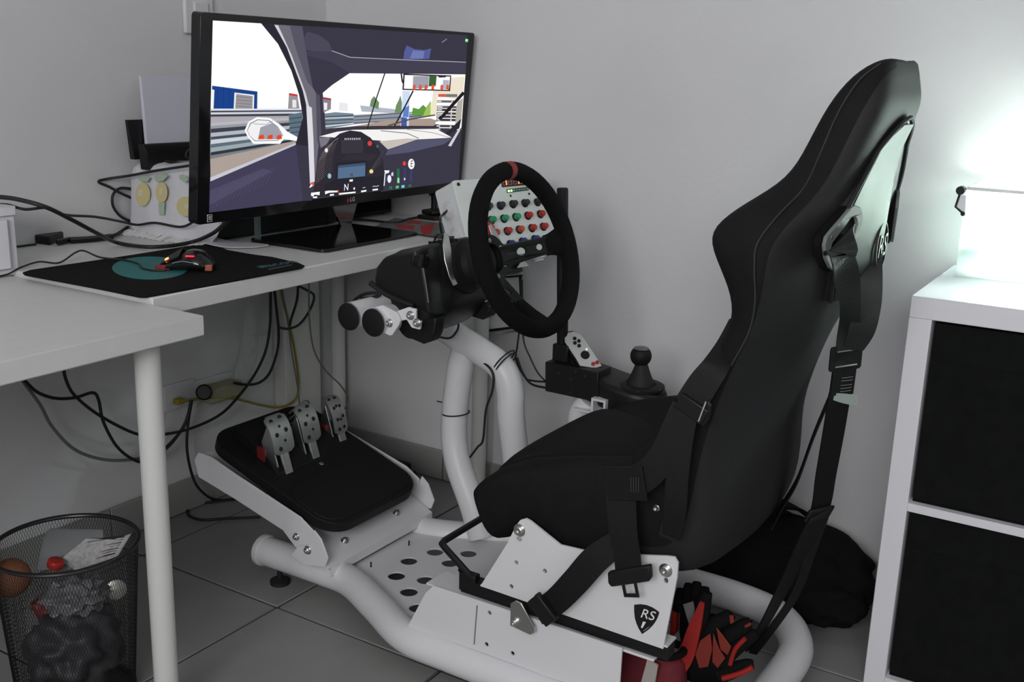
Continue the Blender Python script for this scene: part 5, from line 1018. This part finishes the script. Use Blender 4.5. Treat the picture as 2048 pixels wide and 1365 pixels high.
# white panel with chrome rods behind the wheel
wp = thing('wall_panel', 'small white panel with two chrome rods against the wall', 'panel', pX(1000, 668, 2.25))
def wq(x, y, X=2.245): return pX(x, y, X)
O('board', B().prism([wq(x, y) for x, y in ((972, 558), (1036, 552), (1036, 655), (966, 664))], (.012, 0, 0)), mat('bright_white', (.90, .93, .90), .5), wp)
for L in ([(968, 552), (1044, 546)], [(978, 668), (1048, 659)], ): O('rod', B().cyl(wq(*L[0], 2.238), wq(*L[1], 2.238), .0055, n=16), CHROME, wp)
for L in ([(968, 556), (1044, 551)], [(978, 662), (1048, 653)], [(1040, 548), (1046, 660)]): O('frame_bar', B().cyl(wq(*L[0], 2.242), wq(*L[1], 2.242), .004, n=10), BLKP, wp)
O('hanger', B().box(2.245, XB, 1.39, 1.41, .52, .54), BLKP, wp)
# ================================================================== BAG, GLOVES, SHOE
bg = thing('backpack', 'black soft backpack lying on the floor by the wall', 'bag', (2.09, .60, 0))
b = B(); g_ = bmesh.ops.create_icosphere(b.bm, subdivisions=5, radius=1)
for v in g_['verts']:
    p = v.co.copy(); f = 1 + .10 * noise.noise(p * 2.2) + .05 * noise.noise(p * 6)
    x, y, z = p.x * f, p.y * f, p.z * f
    hgt = .115 + .035 * max(0, y)
    v.co = V((2.128 + x * .118, .615 + y * .215, max(.001, .085 + z * hgt)))
O('body', b, BLKF, bg, ang=80)
O('hood', B().ball((2.18, .72, .155), .065, .08, .085, 4, .3, 2.5, 3), BLKF, bg, ang=80)
O('strap', B().ribbon([(2.02, .72, .20), (2.06, .66, .235), (2.13, .60, .225), (2.20, .55, .17)], [(0, 1, .3)] * 4, .04, .006), BLKF, bg)
O('pocket', B().ball((2.075, .52, .055), .068, .12, .053, 4, .2, 3, 5), BLKF, bg, ang=80)
zp = pz(1698, 1250, .02); O('zip_pull', B().tube([zp + V((.01, 0, .04)), zp + V((0, 0, .015)), zp], .004, 8), mat('dark_steel', (.1, .1, .1), .4, 1), bg)
# glove: cuff low, fingers up over the rear tube
XG = 1.60
gq = lambda x, y, X=XG: pX(x, y, X)
gl = thing('racing_glove', 'red and black racing glove resting against the rear tube under the seat', 'glove', gq(1420, 1365))
b = B()
def fing(P, R): b.tube(P, R, 12, 5)
palm = [[gq(x, y, XG + dx) for x, y, dx in r] for r in (
    ((1335, 1365, .0), (1380, 1340, -.02), (1440, 1345, -.02), (1490, 1350, .0), (1470, 1385, .03), (1390, 1390, .03)),
    ((1345, 1335, .0), (1385, 1310, -.022), (1440, 1310, -.022), (1480, 1320, .0), (1465, 1330, .025), (1390, 1335, .025)),
    ((1375, 1275, .0), (1395, 1260, -.018), (1435, 1265, -.018), (1462, 1285, .0), (1445, 1290, .02), (1405, 1285, .02)))]
b.loft(palm)
O('palm', b, BLKF, gl, sub=1, ang=80)
for P, R in (([(1392, 1275), (1402, 1240), (1408, 1205), (1415, 1185)], [.017, .015, .013, .009]), ([(1418, 1275), (1432, 1250), (1452, 1238), (1462, 1228)], [.016, .015, .013, .010]), ([(1440, 1285), (1465, 1268), (1490, 1252), (1502, 1248)], [.016, .015, .013, .010]), ([(1455, 1310), (1480, 1290), (1500, 1275), (1515, 1268)], [.015, .013, .011, .008]), ([(1440, 1350), (1470, 1340), (1495, 1332), (1508, 1330)], [.016, .014, .012, .008])):
    O('finger', B().tube([gq(x, y, XG + .004 * i) for i, (x, y) in enumerate(P)], R, 12, 5), BLKF, gl)
O('cuff', B().ribbon([gq(1405, 1205, XG - .014), gq(1390, 1255, XG - .018), gq(1372, 1310, XG - .024), gq(1345, 1340, XG - .026), gq(1325, 1350, XG - .02)], [(0, .9, -.2)] * 3 + [(0, .3, .9)] * 2, [.008, .022, .03, .04, .04], .004), REDF, gl)
def gpad(L, X, mt): O('pad', B().prism([gq(x, y, X) for x, y in L], (.003, 0, 0)), mt, gl, bev=.001)
gpad([(1420, 1268), (1424, 1300), (1416, 1335), (1398, 1338), (1390, 1310), (1400, 1282)], XG - .030, ORF)
gpad([(1426, 1268), (1438, 1300), (1450, 1318), (1435, 1338), (1424, 1325)], XG - .030, ORF)
gpad([(1432, 1256), (1445, 1272), (1462, 1295), (1455, 1312), (1440, 1300)], XG - .026, ORF)
gpad([(1458, 1232), (1466, 1232), (1468, 1246), (1460, 1250)], XG - .013, ORF)
gpad([(1488, 1252), (1500, 1246), (1502, 1252), (1490, 1258)], XG - .012, ORF)
O('red_edge', B().tube([gq(1460, 1330, XG - .01), gq(1470, 1300, XG - .012), gq(1490, 1278, XG - .012)], .004, 8), REDF, gl)
O('red_edge', B().tube([gq(1445, 1358, XG - .018), gq(1480, 1348, XG - .014), gq(1505, 1336, XG - .01)], .005, 8), REDF, gl)
O('pull_tab', B().prism([gq(x, y, XG - .03) for x, y in ((1332, 1337), (1342, 1337), (1352, 1362), (1345, 1364))], (.002, 0, 0)), mat('grey_fabric', (.25, .25, .25), .8), gl)
gl2 = thing('racing_glove', 'red and black racing glove tucked under the seat beside the seat bracket', 'glove', gq(1380, 1290, 1.64))
XG2 = 1.655
b = B(); b.loft([[gq(x, y, XG2 + dx) for x, y, dx in r] for r in (((1342, 1300, 0), (1380, 1300, -.02), (1412, 1300, 0), (1380, 1310, .03)), ((1350, 1230, 0), (1380, 1230, -.02), (1412, 1235, 0), (1380, 1240, .03)), ((1355, 1180, 0), (1378, 1178, -.015), (1400, 1180, 0), (1380, 1190, .02)))])
O('palm', b, BLKF, gl2, sub=1, ang=80)
for i, (x, y) in enumerate(((1360, 1185), (1376, 1175), (1392, 1172), (1408, 1182))): O('finger', B().tube([gq(x - 2, y + 35, XG2), gq(x, y + 12, XG2), gq(x + 2, y - 6, XG2 + .01)], [.012, .011, .008], 12, 4), BLKF, gl2)
O('thumb', B().tube([gq(1405, 1280, XG2), gq(1420, 1255, XG2), gq(1426, 1232, XG2)], [.013, .012, .008], 12, 4), BLKF, gl2)
O('wrist_tab', B().prism([gq(x, y, XG2 - .026) for x, y in ((1366, 1210), (1385, 1204), (1394, 1242), (1378, 1250))], (.003, 0, 0)), mat('grey_fabric', (.25, .25, .25), .8), gl2)
O('red_cuff', B().prism([gq(x, y, XG2 - .010) for x, y in ((1342, 1225), (1352, 1220), (1350, 1270), (1338, 1280))], (.02, 0, 0)), REDF, gl2, bev=.003)
# shoe lying under the seat: outline lofted from heel to toe
sh2 = thing('shoe', 'dark red and white racing shoe standing under the seat', 'shoe', (1.555, .70, 0))
rg = []
for y, w_, z1, o_ in ((.590, .020, .115, 0), (.60, .034, .135, 0), (.64, .040, .145, 0), (.69, .042, .125, .002), (.74, .044, .095, .004), (.80, .047, .075, .006), (.84, .040, .06, .006), (.862, .022, .035, .004)):
    rg.append([V((1.565 + o_ + x, y, z)) for x, z in [(-w_, .018), (-w_ * 1.02, z1 * .35), (-w_ * .85, z1 * .7), (-w_ * .5, z1 * .97), (0, z1), (w_ * .5, z1 * .97), (w_ * .85, z1 * .7), (w_ * 1.02, z1 * .35), (w_, .018)]])
O('upper', B().loft(rg), mat('dark_red_suede', (.14, .012, .02), .8, noise_amt=.2), sh2, sub=1, ang=60)
O('sole', B().loft([[V((1.565 + o_ - w_ * 1.05, y, .001)), V((1.565 + o_ + w_ * 1.05, y, .001)), V((1.565 + o_ + w_ * 1.05, y, .022)), V((1.565 + o_ - w_ * 1.05, y, .022))] for y, w_, z1, o_ in ((.585, .025, 0, 0), (.61, .038, 0, 0), (.70, .042, 0, .002), (.80, .048, 0, .006), (.85, .038, 0, .006), (.868, .02, 0, .004))]), BLKF, sh2, bev=.002)
O('white_stripe', B().prism([V((1.523, y, z)) for y, z in ((.625, .135), (.645, .14), (.665, .03), (.635, .03))], (-.004, 0, 0)), mat('off_white_suede', (.45, .42, .38), .8), sh2)
O('collar', B().torus((1.565, .625, .142), (0, .15, 1), .026, .007, 24, 8), BLKF, sh2)
# ================================================================== WASTE BIN
bc = pz(131, 1088, .30); br_, bh = .119, .30
bn_ = thing('waste_bin', 'round black wire mesh waste bin full of rubbish', 'waste bin', (bc.x, bc.y, 0))
b = B(); nh_ = 140
def bw_(t, u): r = .098 + (br_ - .098) * u; return V((bc.x + r * math.cos(t), bc.y + r * math.sin(t), .006 + (bh - .006) * u))
for s in (-1, 1):
    for i in range(nh_):
        t0 = 2 * math.pi * i / nh_
        b.tube([bw_(t0 + s * .85 * u, u) for u in [k / 14 for k in range(15)]], .00042, 3, spline=False, cap=False)
O('mesh_wall', b, mat('dark_wire', (.03, .03, .032), .45, .6), bn_, kind='stuff', ang=80)
O('rim', B().torus((bc.x, bc.y, bh), (0, 0, 1), br_ + .001, .0042, 64, 10), mat('dark_steel_rim', (.06, .06, .065), .3, .8), bn_)
O('base', B().lathe((bc.x, bc.y, 0.0005), (0, 0, 1), [(.098, 0), (.101, .003), (.101, .012), (.098, .012), (.096, .006), (0, .006)], 48), mat('dark_steel_rim', (.06, .06, .065), .3, .8), bn_)
def trash(name, label, cat, b, mt, **k): return O(name, b, mt, None, label=label, cat=cat, ang=60, **k)
bq = lambda x, y, z: pz(x, y, z)
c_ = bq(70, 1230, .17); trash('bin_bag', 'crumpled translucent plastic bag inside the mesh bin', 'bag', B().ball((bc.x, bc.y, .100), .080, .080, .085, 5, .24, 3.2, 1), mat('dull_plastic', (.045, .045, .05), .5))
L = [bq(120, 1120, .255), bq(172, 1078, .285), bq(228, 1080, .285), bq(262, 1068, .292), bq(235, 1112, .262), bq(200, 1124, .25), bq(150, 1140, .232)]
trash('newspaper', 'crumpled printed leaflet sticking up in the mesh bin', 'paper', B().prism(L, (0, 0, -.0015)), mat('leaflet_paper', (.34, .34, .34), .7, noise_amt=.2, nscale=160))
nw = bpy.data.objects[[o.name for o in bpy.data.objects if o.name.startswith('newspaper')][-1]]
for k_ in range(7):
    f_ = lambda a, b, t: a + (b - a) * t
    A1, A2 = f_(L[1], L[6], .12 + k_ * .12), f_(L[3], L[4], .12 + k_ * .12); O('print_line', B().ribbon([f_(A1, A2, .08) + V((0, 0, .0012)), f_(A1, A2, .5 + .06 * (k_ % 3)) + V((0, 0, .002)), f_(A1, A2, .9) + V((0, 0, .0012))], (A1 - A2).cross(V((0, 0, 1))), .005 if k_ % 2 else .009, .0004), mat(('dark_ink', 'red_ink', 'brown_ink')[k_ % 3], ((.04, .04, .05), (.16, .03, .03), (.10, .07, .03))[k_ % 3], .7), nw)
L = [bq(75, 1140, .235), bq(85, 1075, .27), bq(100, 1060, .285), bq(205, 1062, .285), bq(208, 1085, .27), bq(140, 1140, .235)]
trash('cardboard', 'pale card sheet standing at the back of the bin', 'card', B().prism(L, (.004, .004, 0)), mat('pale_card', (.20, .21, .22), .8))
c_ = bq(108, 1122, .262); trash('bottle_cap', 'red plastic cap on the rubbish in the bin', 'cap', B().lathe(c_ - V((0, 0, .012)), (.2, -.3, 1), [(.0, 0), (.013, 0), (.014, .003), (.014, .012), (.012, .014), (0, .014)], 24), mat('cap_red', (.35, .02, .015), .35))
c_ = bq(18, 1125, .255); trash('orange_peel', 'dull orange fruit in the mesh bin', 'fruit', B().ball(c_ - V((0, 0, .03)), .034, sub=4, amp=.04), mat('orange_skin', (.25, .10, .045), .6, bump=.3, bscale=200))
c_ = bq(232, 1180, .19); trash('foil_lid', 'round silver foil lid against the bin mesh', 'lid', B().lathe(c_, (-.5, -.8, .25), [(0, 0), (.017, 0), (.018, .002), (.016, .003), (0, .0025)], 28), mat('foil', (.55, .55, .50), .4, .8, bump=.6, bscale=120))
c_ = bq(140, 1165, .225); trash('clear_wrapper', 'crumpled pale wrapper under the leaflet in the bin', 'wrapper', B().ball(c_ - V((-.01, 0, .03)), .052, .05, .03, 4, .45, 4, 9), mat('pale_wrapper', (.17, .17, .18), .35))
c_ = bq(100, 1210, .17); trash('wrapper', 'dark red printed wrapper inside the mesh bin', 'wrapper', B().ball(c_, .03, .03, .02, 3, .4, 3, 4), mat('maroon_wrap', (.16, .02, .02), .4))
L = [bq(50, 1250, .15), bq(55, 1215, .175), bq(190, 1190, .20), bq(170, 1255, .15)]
trash('envelope', 'grey paper envelope wedged in the mesh bin', 'paper', B().prism(L, (.003, .003, 0)), mat('grey_paper', (.13, .13, .13), .8))
